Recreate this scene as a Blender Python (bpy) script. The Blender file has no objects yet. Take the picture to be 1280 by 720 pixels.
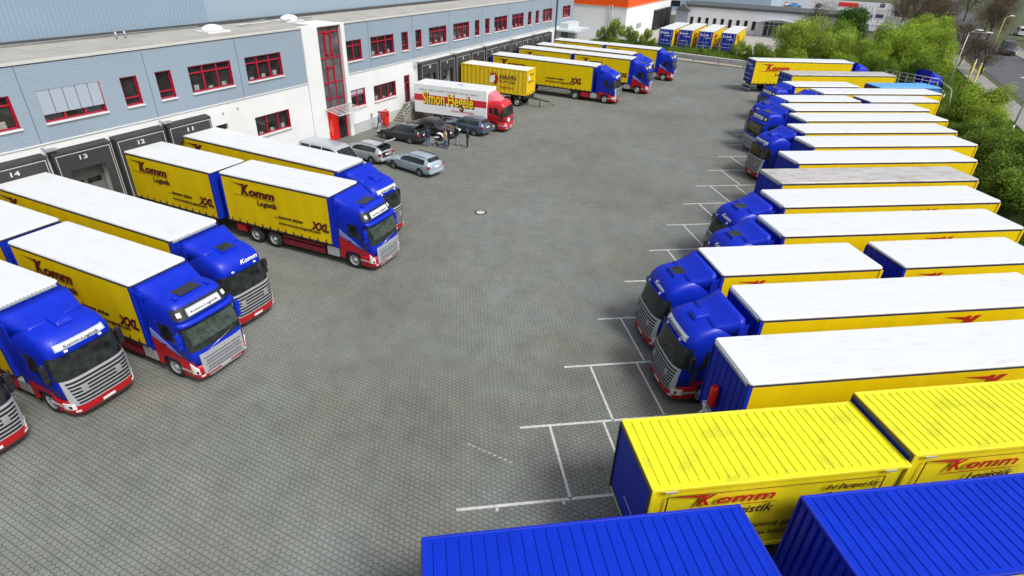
import bpy, bmesh, math, random
import numpy as np
from mathutils import Matrix, Vector
random.seed(7); rng = np.random.default_rng(7)
R = math.radians
sc = bpy.context.scene
COL = sc.collection

# ------------------------------------------------------------ camera
cam = bpy.data.cameras.new('camera'); camo = bpy.data.objects.new('camera', cam); COL.objects.link(camo)
cam.sensor_width = 36; cam.lens = 36*720.7/1280; cam.clip_start = .1; cam.clip_end = 3000
M = [[0.8936856951772765, 0.2564183518864477, -0.36820579442934614], [0.44717180013827235, -0.44146193790956434, 0.7779130661829952], [0.03692234278326695, -0.85986102725555, -0.5091912748765683]]
mw = Matrix([[M[i][0], -M[i][1], -M[i][2], 0] for i in range(3)]+[[0, 0, 0, 1]])
mw.translation = Vector((0, 0, 15.57)); camo.matrix_world = mw
sc.camera = camo
# ------------------------------------------------------------ world, sun, exposure
SUN_EL, SUN_AZ = 52, 345      # azimuth measured counter-clockwise from +X
w = bpy.data.worlds.new('World'); sc.world = w; w.use_nodes = True
nt = w.node_tree; nt.nodes.clear()
sky = nt.nodes.new('ShaderNodeTexSky'); sky.sky_type = 'NISHITA'; sky.sun_disc = False
sky.sun_elevation = R(SUN_EL); sky.sun_rotation = R(90-SUN_AZ)
sky.air_density = 1.0; sky.dust_density = 6.0; sky.ozone_density = .6
hs = nt.nodes.new('ShaderNodeHueSaturation'); hs.inputs['Saturation'].default_value = .62
bg = nt.nodes.new('ShaderNodeBackground'); bg.inputs[1].default_value = .105
out = nt.nodes.new('ShaderNodeOutputWorld')
nt.links.new(sky.outputs[0], hs.inputs['Color']); nt.links.new(hs.outputs[0], bg.inputs[0]); nt.links.new(bg.outputs[0], out.inputs[0])
sun = bpy.data.lights.new('sun', 'SUN'); sun.energy = 1.5; sun.angle = R(14); sun.color = (.98, 1, .97)
suno = bpy.data.objects.new('sun', sun); COL.objects.link(suno)
sd = Vector((math.cos(R(SUN_AZ))*math.cos(R(SUN_EL)), math.sin(R(SUN_AZ))*math.cos(R(SUN_EL)), math.sin(R(SUN_EL))))
suno.rotation_euler = (-sd).to_track_quat('-Z', 'Y').to_euler()
sc.render.engine = 'CYCLES'
sc.view_settings.view_transform = 'Standard'; sc.view_settings.look = 'None'
sc.view_settings.exposure = .66; sc.view_settings.gamma = 1; sc.view_settings.use_curve_mapping = False
sc.cycles.max_bounces = 5; sc.cycles.transparent_max_bounces = 8

# ------------------------------------------------------------ materials
MATS = {}
def mat(name, col, rough=.5, metal=0, noise=0, nscale=3, spec=.5, coat=0, stretch=None, bump=0, bscale=30, emit=0, col2=None, detail=4, rand=0):
    if name in MATS: return MATS[name]
    m = bpy.data.materials.new(name); m.use_nodes = True; MATS[name] = m
    t = m.node_tree; b = t.nodes['Principled BSDF']; L = t.links.new
    b.inputs['Base Color'].default_value = (*col, 1); b.inputs['Roughness'].default_value = rough
    b.inputs['Metallic'].default_value = metal; b.inputs['Specular IOR Level'].default_value = spec
    b.inputs['Coat Weight'].default_value = coat
    src = None
    if noise or bump or col2:
        tc = t.nodes.new('ShaderNodeTexCoord'); mp = t.nodes.new('ShaderNodeMapping'); L(tc.outputs['Object'], mp.inputs[0])
        if stretch: mp.inputs['Scale'].default_value = stretch
    if noise or col2:
        n = t.nodes.new('ShaderNodeTexNoise'); n.inputs['Scale'].default_value = nscale; n.inputs['Detail'].default_value = detail
        n.inputs['Roughness'].default_value = .65
        L(mp.outputs[0], n.inputs['Vector'])
        r = t.nodes.new('ShaderNodeMapRange'); r.inputs[1].default_value = .3; r.inputs[2].default_value = .7
        L(n.outputs[0], r.inputs[0])
        mx = t.nodes.new('ShaderNodeMix'); mx.data_type = 'RGBA'
        L(r.outputs[0], mx.inputs[0])
        c2 = col2 if col2 else tuple(c*(1-noise) for c in col)
        mx.inputs[6].default_value = (*c2, 1); mx.inputs[7].default_value = (*col, 1)
        L(mx.outputs[2], b.inputs['Base Color']); src = mx.outputs[2]
    if rand:
        oi = t.nodes.new('ShaderNodeObjectInfo'); rr = t.nodes.new('ShaderNodeMapRange')
        rr.inputs[3].default_value = 1-rand; rr.inputs[4].default_value = 1.0; L(oi.outputs['Random'], rr.inputs[0])
        h = t.nodes.new('ShaderNodeHueSaturation'); L(rr.outputs[0], h.inputs['Value'])
        if src: L(src, h.inputs['Color'])
        else: h.inputs['Color'].default_value = (*col, 1)
        L(h.outputs[0], b.inputs['Base Color'])
    if bump:
        n2 = t.nodes.new('ShaderNodeTexNoise'); n2.inputs['Scale'].default_value = bscale; L(mp.outputs[0], n2.inputs['Vector'])
        bp = t.nodes.new('ShaderNodeBump'); bp.inputs['Strength'].default_value = bump; bp.inputs['Distance'].default_value = .02
        L(n2.outputs[0], bp.inputs['Height']); L(bp.outputs[0], b.inputs['Normal'])
    if emit:
        b.inputs['Emission Color'].default_value = (*col, 1); b.inputs['Emission Strength'].default_value = emit
    return m

blue = mat('blue_paint', (.003, .022, .47), .42, spec=.25, coat=.06, noise=.2, nscale=1.2)
blue_box = mat('blue_box_paint', (.005, .024, .42), .5, spec=.25, noise=.18, nscale=1.0, bump=.1, bscale=3)
blue_roof = mat('blue_container_roof', (.002, .028, .47), .6, spec=.12, noise=.18, nscale=1.2)
red = mat('red_paint', (.42, .006, .012), .38, spec=.4, coat=.12, noise=.2, nscale=1.5)
red_truck = mat('red_truck_paint', (.55, .012, .02), .3, coat=.4, noise=.15, nscale=1.5)
pink = mat('faded_pink_plastic', (.70, .16, .2), .5, noise=.15)
maroon = mat('maroon_skirt', (.18, .008, .018), .45, noise=.3)
yel = mat('yellow_curtain', (.76, .555, .001), .55, spec=.2, noise=.13, nscale=.9, stretch=(1.3, 1, .25), bump=.35, bscale=1.6, rand=.08)
yel_box = mat('yellow_container_paint', (.80, .66, .01), .45, noise=.16, nscale=1.0, stretch=(1, 1, .4))
def yellow_roof_mat():
    m = mat('yellow_container_roof', (.84, .80, .015), .5, noise=.01, nscale=.6)
    t = m.node_tree; L = t.links.new; b = t.nodes['Principled BSDF']
    tc = t.nodes.new('ShaderNodeTexCoord'); n = t.nodes.new('ShaderNodeTexNoise'); n.inputs['Scale'].default_value = 1.3; n.inputs['Detail'].default_value = 6
    L(tc.outputs['Object'], n.inputs['Vector'])
    cr = t.nodes.new('ShaderNodeValToRGB'); cr.color_ramp.elements[0].position = .34; cr.color_ramp.elements[0].color = (.52, .53, .01, 1)
    cr.color_ramp.elements[1].position = .5; cr.color_ramp.elements[1].color = (.72, .70, .008, 1)
    L(n.outputs[0], cr.inputs[0]); L(cr.outputs[0], b.inputs['Base Color']); return m
yel_roof = yellow_roof_mat()
def tarp_mat(name, col, dirt, thr):
    m = mat(name, col, .5, noise=.01); t = m.node_tree; L = t.links.new; b = t.nodes['Principled BSDF']
    tc = t.nodes.new('ShaderNodeTexCoord'); mp = t.nodes.new('ShaderNodeMapping'); mp.inputs['Scale'].default_value = (.5, 2.2, 1)
    oi = t.nodes.new('ShaderNodeObjectInfo'); sc_ = t.nodes.new('ShaderNodeMath'); sc_.operation = 'MULTIPLY'; sc_.inputs[1].default_value = 50
    L(oi.outputs['Random'], sc_.inputs[0]); L(sc_.outputs[0], mp.inputs['Location'])
    n = t.nodes.new('ShaderNodeTexNoise'); n.inputs['Scale'].default_value = 1.6; n.inputs['Detail'].default_value = 8; n.inputs['Roughness'].default_value = .7
    L(tc.outputs['Object'], mp.inputs[0]); L(mp.outputs[0], n.inputs['Vector'])
    cr = t.nodes.new('ShaderNodeValToRGB'); cr.color_ramp.elements[0].position = thr; cr.color_ramp.elements[0].color = (*dirt, 1)
    cr.color_ramp.elements[1].position = thr+.16; cr.color_ramp.elements[1].color = (*col, 1)
    L(n.outputs[0], cr.inputs[0]); L(cr.outputs[0], b.inputs['Base Color'])
    bp = t.nodes.new('ShaderNodeBump'); bp.inputs['Strength'].default_value = .3; bp.inputs['Distance'].default_value = .03; L(n.outputs[0], bp.inputs['Height']); L(bp.outputs[0], b.inputs['Normal'])
    return m
white_roof = tarp_mat('white_tarpaulin', (.585, .61, .625), (.50, .52, .53), .30)
dirty_roof = tarp_mat('dirty_tarpaulin', (.43, .425, .42), (.30, .285, .275), .38)
white = mat('white_paint', (.78, .79, .80), .4, noise=.06)
grey_trim = mat('grey_roof_trim', (.30, .36, .42), .5)
dark_trim = mat('dark_trim', (.035, .037, .04), .5)
black = mat('black_plastic', (.012, .013, .015), .45)
rubber = mat('tyre_rubber', (.02, .02, .02), .85, noise=.3)
silver = mat('silver_metal', (.50, .52, .55), .33, metal=.4, noise=.15, nscale=4)
chrome = mat('chrome_slat', (.62, .64, .66), .25, metal=.7)
glass = mat('dark_glass', (.030, .036, .036), .09, spec=.45, noise=.85, nscale=2.6, detail=6)  # colour noise paints in windscreen reflections and a hint of interior
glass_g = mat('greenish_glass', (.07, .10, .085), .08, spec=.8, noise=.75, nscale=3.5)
lampm = mat('headlight_lens', (.75, .75, .76), .12, coat=1)
amber = mat('amber_lens', (.75, .22, .02), .3)
tail = mat('tail_light', (.32, .01, .015), .2, coat=.6)
ink = mat('dark_brown_ink', (.05, .012, .01), .5)
kink = mat('maroon_ink', (.085, .005, .005), .5); brick = mat('brick_red_ink', (.36, .014, .006), .5)
rink = mat('red_ink', (.40, .012, .005), .5)
wink = mat('white_ink', (.8, .82, .85), .5)
steel = mat('galvanised_steel', (.42, .44, .46), .45, metal=.5, noise=.2)
chassis = mat('chassis_grey', (.05, .045, .045), .6, noise=.4)

# ------------------------------------------------------------ mesh helpers
class MB:
    def __init__(s): s.v = []; s.f = []; s.m = []; s.sm = []
    def add(s, vs, fs, mi=0, smooth=False):
        o = len(s.v); s.v += [tuple(p) for p in vs]
        for f in fs: s.f.append(tuple(i+o for i in f)); s.m.append(mi); s.sm.append(smooth)
    def box(s, x0, x1, y0, y1, z0, z1, mi=0):
        s.add([(x0,y0,z0),(x1,y0,z0),(x1,y1,z0),(x0,y1,z0),(x0,y0,z1),(x1,y0,z1),(x1,y1,z1),(x0,y1,z1)],
              [(0,3,2,1),(4,5,6,7),(0,1,5,4),(1,2,6,5),(2,3,7,6),(3,0,4,7)], mi)
    def loft(s, rings, mi=0, smooth=True, closed=True, cap=True):
        n = len(rings[0]); vs = [p for r in rings for p in r]; fs = []
        for k in range(len(rings)-1):
            for i in range(n if closed else n-1):
                j = (i+1) % n; fs.append((k*n+i, k*n+j, (k+1)*n+j, (k+1)*n+i))
        s.add(vs, fs, mi, smooth)
        if cap:
            o = len(s.v)-len(vs)
            s.f.append(tuple(o+i for i in range(n))[::-1]); s.m.append(mi); s.sm.append(False)
            s.f.append(tuple(o+(len(rings)-1)*n+i for i in range(n))); s.m.append(mi); s.sm.append(False)
    def tube(s, a, b, r, r2=None, n=8, mi=0, cap=True):
        a = Vector(a); b = Vector(b); d = (b-a).normalized(); r2 = r if r2 is None else r2
        up = Vector((0,0,1)) if abs(d.z) < .9 else Vector((1,0,0))
        u = d.cross(up).normalized(); v = d.cross(u)
        ring = lambda c, rr: [c+u*math.cos(2*math.pi*i/n)*rr+v*math.sin(2*math.pi*i/n)*rr for i in range(n)]
        s.loft([ring(a, r), ring(b, r2)], mi, True, True, cap)
    def prism(s, poly, fn, a0, a1, mi=0):     # poly of 2D points, fn(p,a)->3D
        n = len(poly); vs = [fn(p, a0) for p in poly]+[fn(p, a1) for p in poly]
        s.add(vs, [tuple(range(n))[::-1], tuple(range(n, 2*n))]+[(i, (i+1) % n, n+(i+1) % n, n+i) for i in range(n)], mi)
    def grid(s, P, mi=0, smooth=True):        # P rows of points
        r = len(P); c = len(P[0]); s.add([p for row in P for p in row],
              [(i*c+j, i*c+j+1, (i+1)*c+j+1, (i+1)*c+j) for i in range(r-1) for j in range(c-1)], mi, smooth)
    def mesh(s, name, mats):
        me = bpy.data.meshes.new(name); me.from_pydata(s.v, [], s.f)
        for m_ in (mats if isinstance(mats, (list, tuple)) else [mats]): me.materials.append(m_)
        me.polygons.foreach_set('material_index', s.m); me.polygons.foreach_set('use_smooth', s.sm)
        bm = bmesh.new(); bm.from_mesh(me); bmesh.ops.recalc_face_normals(bm, faces=bm.faces); bm.to_mesh(me); bm.free()
        me.update(); return me
    def build(s, name, mats, parent=None, **k):
        return obj(name, s.mesh(name, mats), parent, **k)
def obj(name, me, parent=None, loc=(0,0,0), rot=(0,0,0), scale=(1,1,1)):
    o = bpy.data.objects.new(name, me); COL.objects.link(o); o.parent = parent
    o.location = loc; o.rotation_euler = rot; o.scale = scale; return o
def empty(name, loc=(0,0,0), rz=0):
    o = bpy.data.objects.new(name, None); COL.objects.link(o); o.location = loc; o.rotation_euler = (0,0,rz); o.empty_display_size = .3
    return o
def tag(o, label=None, cat=None, group=None, kind=None):
    if label: o['label'] = label
    if cat: o['category'] = cat
    if group: o['group'] = group
    if kind: o['kind'] = kind
    return o
def bevel(o, w_=.02, seg=2):
    m = o.modifiers.new('bevel', 'BEVEL'); m.width = w_; m.segments = seg; m.limit_method = 'ANGLE'; m.angle_limit = R(40); return o
CHILD = {}
def copy_tree(o, parent=None):
    c = o.copy(); COL.objects.link(c); c.parent = parent
    for k in ('label', 'group', 'category'):
        if parent is None and k in c: pass
    for ch in list(o.children): copy_tree(ch, c)
    return c
TXT = {}
def text(s_, mat_, parent, loc, facing, height, width=None, shear=0, bold=0, name='lettering', label=None, align='LEFT'):
    """flat lettering standing on a surface; facing: direction the letters look at"""
    key = (s_, mat_.name, height, width, shear, bold, align)
    if key not in TXT:
        cu = bpy.data.curves.new('lettering', 'FONT'); cu.body = s_; cu.size = 1; cu.shear = shear; cu.offset = bold; cu.extrude = .004
        cu.resolution_u = 3
        to = bpy.data.objects.new('tmp', cu); COL.objects.link(to)
        me = bpy.data.meshes.new_from_object(to.evaluated_get(bpy.context.evaluated_depsgraph_get()))
        bpy.data.objects.remove(to); bpy.data.curves.remove(cu)
        n = len(me.vertices); co = np.empty(n*3); me.vertices.foreach_get('co', co); co = co.reshape(-1, 3)
        cap = .72; co[:, :2] *= height/cap
        co[:, 0] -= co[:, 0].min(); wd = co[:, 0].max()
        if width: co[:, 0] *= width/wd; wd = width
        if align == 'CENTER': co[:, 0] -= wd/2
        me.vertices.foreach_set('co', co.ravel()); me.materials.clear(); me.materials.append(mat_); me.name = 'lettering'
        TXT[key] = me
    rot = {'-Y': (R(90),0,0), '+Y': (R(90),0,R(180)), '+X': (R(90),0,R(90)), '-X': (R(90),0,R(-90)), 'Z': (0,0,0)}[facing] if isinstance(facing, str) else facing
    o = obj(name, TXT[key], parent, loc, rot)
    if label: o['label'] = label
    return o

# ------------------------------------------------------------ ground
def ground_mat():
    m = bpy.data.materials.new('block_paving'); m.use_nodes = True; t = m.node_tree; L = t.links.new; b = t.nodes['Principled BSDF']
    N = t.nodes.new
    tc = N('ShaderNodeTexCoord'); sep = N('ShaderNodeSeparateXYZ'); L(tc.outputs['Object'], sep.inputs[0])
    def tri(inp, freq, amp, ph=0):
        a = N('ShaderNodeMath'); a.operation = 'MULTIPLY_ADD'; a.inputs[1].default_value = freq; a.inputs[2].default_value = ph; L(inp, a.inputs[0])
        p = N('ShaderNodeMath'); p.operation = 'PINGPONG'; p.inputs[1].default_value = 1; L(a.outputs[0], p.inputs[0])
        c = N('ShaderNodeMath'); c.operation = 'MULTIPLY'; c.inputs[1].default_value = amp; L(p.outputs[0], c.inputs[0]); return c.outputs[0]
    ax = tri(sep.outputs[1], 10, .035); ay = tri(sep.outputs[0], 10, .035)
    x = N('ShaderNodeMath'); x.operation = 'ADD'; L(sep.outputs[0], x.inputs[0]); L(ax, x.inputs[1])
    y = N('ShaderNodeMath'); y.operation = 'ADD'; L(sep.outputs[1], y.inputs[0]); L(ay, y.inputs[1])
    cb = N('ShaderNodeCombineXYZ'); L(x.outputs[0], cb.inputs[0]); L(y.outputs[0], cb.inputs[1])
    br = N('ShaderNodeTexBrick'); br.inputs['Scale'].default_value = 1; br.inputs['Brick Width'].default_value = .2; br.inputs['Row Height'].default_value = .165
    br.inputs['Mortar Size'].default_value = .0085; br.inputs['Mortar Smooth'].default_value = .3; br.offset = .5; L(cb.outputs[0], br.inputs['Vector'])
    br.inputs['Color1'].default_value = (.90, .90, .90, 1); br.inputs['Color2'].default_value = (1, 1, 1, 1); br.inputs['Bias'].default_value = .2
    # large tonal drift
    n1 = N('ShaderNodeTexNoise'); n1.inputs['Scale'].default_value = .11; n1.inputs['Detail'].default_value = 5; n1.inputs['Roughness'].default_value = .6; L(tc.outputs['Object'], n1.inputs['Vector'])
    cr = N('ShaderNodeValToRGB'); e = cr.color_ramp.elements
    e[0].position = .32; e[0].color = (.140, .143, .125, 1); e[1].position = .68; e[1].color = (.190, .207, .192, 1)
    q = e.new(.5); q.color = (.168, .180, .165, 1); L(n1.outputs[0], cr.inputs[0])
    # stains and streaks
    n2 = N('ShaderNodeTexNoise'); n2.inputs['Scale'].default_value = .9; n2.inputs['Detail'].default_value = 8; n2.inputs['Roughness'].default_value = .72; L(tc.outputs['Object'], n2.inputs['Vector'])
    r2 = N('ShaderNodeMapRange'); r2.inputs[1].default_value = .3; r2.inputs[2].default_value = .72; r2.inputs[3].default_value = .80; r2.inputs[4].default_value = 1.17; L(n2.outputs[0], r2.inputs[0])
    m1 = N('ShaderNodeMix'); m1.data_type = 'RGBA'; m1.blend_type = 'MULTIPLY'; m1.inputs[0].default_value = 1; L(cr.outputs[0], m1.inputs[6]); L(r2.outputs[0], m1.inputs[7])
    # warmer tint patches
    n3 = N('ShaderNodeTexNoise'); n3.inputs['Scale'].default_value = .35; n3.inputs['Detail'].default_value = 4; mp = N('ShaderNodeMapping'); mp.inputs['Location'].default_value = (40, 9, 0)
    L(tc.outputs['Object'], mp.inputs[0]); L(mp.outputs[0], n3.inputs['Vector'])
    r3 = N('ShaderNodeMapRange'); r3.inputs[1].default_value = .5; r3.inputs[2].default_value = .7; L(n3.outputs[0], r3.inputs[0])
    m2 = N('ShaderNodeMix'); m2.data_type = 'RGBA'; m2.blend_type = 'MULTIPLY'; m2.inputs[7].default_value = (1.05, .99, .92, 1); L(r3.outputs[0], m2.inputs[0]); L(m1.outputs[2], m2.inputs[6])
    m3 = N('ShaderNodeMix'); m3.data_type = 'RGBA'; m3.blend_type = 'MULTIPLY'; m3.inputs[0].default_value = 1; L(m2.outputs[2], m3.inputs[6]); L(br.outputs['Color'], m3.inputs[7])
    # joints: their visibility varies with how full they are
    nj = N('ShaderNodeTexNoise'); nj.inputs['Scale'].default_value = .25; nj.inputs['Detail'].default_value = 4; L(tc.outputs['Object'], nj.inputs['Vector'])
    rj = N('ShaderNodeMapRange'); rj.inputs[1].default_value = .42; rj.inputs[2].default_value = .66; rj.inputs[3].default_value = .04; rj.inputs[4].default_value = .48; L(nj.outputs[0], rj.inputs[0])
    jm = N('ShaderNodeMath'); jm.operation = 'MULTIPLY'; L(br.outputs['Fac'], jm.inputs[0]); L(rj.outputs[0], jm.inputs[1])
    m4 = N('ShaderNodeMix'); m4.data_type = 'RGBA'; L(jm.outputs[0], m4.inputs[0]); L(m3.outputs[2], m4.inputs[6]); m4.inputs[7].default_value = (.045, .045, .038, 1)
    L(m4.outputs[2], b.inputs['Base Color']); b.inputs['Roughness'].default_value = .72; b.inputs['Specular IOR Level'].default_value = .35
    bp = N('ShaderNodeBump'); bp.inputs['Strength'].default_value = .3; bp.inputs['Distance'].default_value = .01; bp.invert = True; L(br.outputs['Fac'], bp.inputs['Height']); L(bp.outputs[0], b.inputs['Normal'])
    return m
def sheet(name, x0, x1, y0, y1, z, m, kind='structure'):
    b = MB(); b.add([(x0,y0,z),(x1,y0,z),(x1,y1,z),(x0,y1,z)], [(0,1,2,3)]); o = b.build(name, m); tag(o, kind=kind); return o
earth = mat('grassy_earth', (.055, .085, .025), .9, noise=.5, nscale=.25, detail=8, col2=(.05, .05, .03))
sheet('ground', -700, 900, -300, 1500, -.03, earth)
pv = ground_mat()
yb = MB(); yb.add([(-37, -40, 0), (13.2, -40, 0), (13.2, 84, 0), (7, 104.5, 0), (-15, 104.8, 0), (-37, 108, 0)], [(0,1,2,3,4,5)])
tag(yb.build('yard', pv), kind='structure')
asph = mat('asphalt', (.085, .088, .098), .85, noise=.3, nscale=.4, detail=8)
sidew = mat('pale_pavement', (.26, .25, .23), .85, noise=.3, nscale=.6, detail=8)
conc = mat('concrete', (.36, .35, .33), .85, noise=.25, nscale=.8, detail=8)
grass = mat('grass_verge', (.07, .14, .02), .9, noise=.5, nscale=.8, detail=8)
sheet('yard_behind_fence', -46, 3, 106.5, 156, -.015, conc)
# street to the right of the yard
rb = MB(); rb.add([(25.6,-20,0.0),(37,-20,0.0),(37,180,0.0),(60,420,0.0),(44,420,0.0),(27.5,190,0.0)], [(0,1,2,3,4,5)])
tag(rb.build('road', asph), kind='structure')
sheet('pavement', 22.6, 25.6, -20, 190, .10, sidew); sheet('far_pavement', 37, 41, 0, 180, .10, sidew)
gs = MB(); gs.box(13.6, 22.3, -20, 140, -.02, .05); tag(gs.build('grass_verge', grass), kind='structure')
lot = sheet('car_park', -60, 24, 190, 330, -.01, mat('pale_lot', (.30, .31, .33), .85, noise=.2, nscale=.3))
# ------------------------------------------------------------ parking lines
U = Vector((math.cos(R(35)), math.sin(R(35)), 0)); V = Vector((-math.sin(R(35)), math.cos(R(35)), 0)); AR = R(35)
def SW(s, w_, z=0): return U*s+V*w_+Vector((0,0,z))
paint = mat('line_paint', (.62, .63, .62), .7, noise=.45, nscale=6, detail=8)
lines = MB()
def stripe(a, b, w_=.11, z=.006):
    a = Vector(a); b = Vector(b); d = (b-a).normalized(); n = Vector((-d.y, d.x, 0))*w_/2
    a.z = b.z = z; lines.add([a-n, b-n, b+n, a+n], [(0,1,2,3)])
starts = [(.6, 12.3), (3.2, 15.7), (5.7, 19.1), (8.2, 22.6), (10.7, 26.1), (13.4, 29.65), (15.9, 33.2), (18.6, 36.7), (21.1, 40.2), (23.7, 43.7), (26.3, 47.3), (29.0, 50.8), (31.4, 54.3)]
for k, (s, w_) in enumerate(starts):
    stripe(SW(s, w_), SW(s+18.5, w_))
    if k:
        stripe(SW(s+1.15, w_-.06), SW(s+1.15, w_-3.42), .09)
        stripe(SW(s+3.25, w_-.06), SW(s+3.25, w_-3.42), .09)
stripe(SW(1.9, 12.27), SW(1.9, 12.1), .1); stripe(SW(4.1, 12.27), SW(4.1, 12.1), .1)
for k in range(9):                                   # broken paint scratch
    s0 = SW(1.2+k*.17, 15.1-k*.125); s1 = SW(1.2+k*.17+.09, 15.1-k*.125-.065); stripe(s0, s1, .035)
tag(lines.build('parking_lines', paint), kind='structure')

# ------------------------------------------------------------ cab building
class CabShape:
    def __init__(s, T, n=4.6, cd=.85): s.T = np.array(T, float); s.n = n; s.cd = cd
    def P(s, q, z, off=0):
        T = s.T; xf = np.interp(z, T[:,0], T[:,1]); xb = np.interp(z, T[:,0], T[:,2]); hw = np.interp(z, T[:,0], T[:,3])
        cd = min(s.cd, (xf-xb)*.6); xc = xf-cd; a = abs(q); sg = 1 if q >= 0 else -1
        if a <= 1:
            f7 = .84**(s.n/2); t7 = math.asin(f7)
            th = math.asin((1.2*a)**(s.n/2)) if a <= .7 else min(t7+(math.pi/2-t7)*(a-.7)/.3, math.pi/2-1e-7)
            y = hw*math.sin(th)**(2/s.n); x = xc+cd*max(math.cos(th), 0)**(2/s.n)
            nx = math.cos(th)**1.3; ny = math.sin(th)**1.3; L_ = math.hypot(nx, ny) or 1
            return (x+off*nx/L_, sg*(y+off*ny/L_), z)
        return (xc-(a-1)*(xc-xb), sg*(hw+off), z)
    def ring(s, z, q0=-2, q1=2, n=72, off=0): return [s.P(q0+(q1-q0)*i/(n-1), z, off) for i in range(n)]
    def body(s, mb, zs, mi=0, off=0):
        mb.loft([s.ring(z, off=off) for z in zs], mi, True, True, True)
    def patch(s, mb, q0, q1, z0, z1, off=.012, nq=10, nz=4, mi=0):
        f0 = z0 if callable(z0) else (lambda q: z0); f1 = z1 if callable(z1) else (lambda q: z1)
        P = []; Bk = []
        for k in range(nz+1):
            row = []; rb_ = []
            for i in range(nq+1):
                q = q0+(q1-q0)*i/nq; z = f0(q)+(f1(q)-f0(q))*k/nz
                row.append(s.P(q, z, off)); rb_.append(s.P(q, z, off-.03))
            P.append(row); Bk.append(rb_)
        mb.grid(P, mi)
        e = P[0]+[r[-1] for r in P[1:-1]]+P[-1][::-1]+[r[0] for r in P[1:-1]][::-1]
        eb = Bk[0]+[r[-1] for r in Bk[1:-1]]+Bk[-1][::-1]+[r[0] for r in Bk[1:-1]][::-1]
        mb.loft([e, eb], mi, False, True, False)
def wheel(parent, x, y, r=.50, wd=.30, side=1, name='wheel', rimmat=None):
    """wheel with rim; side = +1 outer face towards +y"""
    key = ('wheel', r, wd, side, rimmat.name if rimmat else '')
    if key not in TXT:
        b = MB(); prof = [(.60, -1), (.9, -1), (.97, -.86), (1, -.6), (1, .6), (.97, .86), (.9, 1), (.60, 1)]
        n = 28; rings = [[(r*p*math.cos(2*math.pi*i/n), d*wd/2, r*p*math.sin(2*math.pi*i/n)) for i in range(n)] for p, d in prof]
        b.loft(rings, 0, True, True, False)
        me1 = b.mesh('wheel', rubber)
        b = MB(); s = side
        prof = [(.60, .95), (.57, .98), (.53, .6), (.40, .45), (.38, .5), (.22, .62), (.20, .95), (.08, 1.02), (.001, 1.02)]
        rings = [[(r*p*math.cos(2*math.pi*i/n), s*d*wd/2, r*p*math.sin(2*math.pi*i/n)) for i in range(n)] for p, d in prof]
        b.loft(rings, 0, True, True, False)
        for k in range(8):
            a = 2*math.pi*k/8; cx, cz = r*.45*math.cos(a), r*.45*math.sin(a)
            b.prism([(cx+r*.055*math.cos(t_), cz+r*.055*math.sin(t_)) for t_ in [i*math.pi/3 for i in range(6)]], lambda p, a_: (p[0], a_, p[1]), s*wd/2*.3, s*wd/2*.62, 1)
        me2 = b.mesh('rim', [rimmat or silver, black]); TXT[key] = (me1, me2)
    me1, me2 = TXT[key]
    w_ = obj(name, me1, parent, (x, y, r)); obj('rim', me2, w_); return w_

SCANIA = [(.28,-.05,-2.25,1.17),(.5,0,-2.25,1.22),(.95,0,-2.25,1.235),(1.5,-.03,-2.25,1.245),(1.85,-.10,-2.25,1.24),(2.3,-.20,-2.25,1.22),(2.72,-.32,-2.25,1.20),(2.80,-.29,-2.25,1.20),(3.05,-.38,-2.25,1.175),(3.25,-.52,-2.25,1.13),(3.38,-.72,-2.25,1.07),(3.48,-1.0,-2.25,1.0),(3.55,-1.35,-2.25,.9),(3.58,-1.6,-2.25,.6)]
VOLVO = [(.28,-.06,-2.25,1.17),(.5,0,-2.25,1.22),(.95,0,-2.25,1.24),(1.5,-.02,-2.25,1.25),(1.8,-.06,-2.25,1.25),(2.3,-.17,-2.25,1.235),(2.72,-.30,-2.25,1.215),(2.9,-.40,-2.25,1.205),(3.2,-.55,-2.25,1.18),(3.42,-.66,-2.25,1.13),(3.52,-.80,-2.25,1.07),(3.57,-1.1,-2.25,.98),(3.60,-1.35,-2.25,.8)]
DAYCAB = [(.28,-.05,-2.0,1.12),(.5,0,-2.0,1.16),(.95,0,-2.0,1.18),(1.6,-.04,-2.0,1.18),(2.1,-.16,-2.0,1.16),(2.45,-.27,-2.0,1.13),(2.62,-.36,-2.0,1.09),(2.78,-.55,-2.0,1.0),(2.85,-.8,-2.0,.85)]
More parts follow.
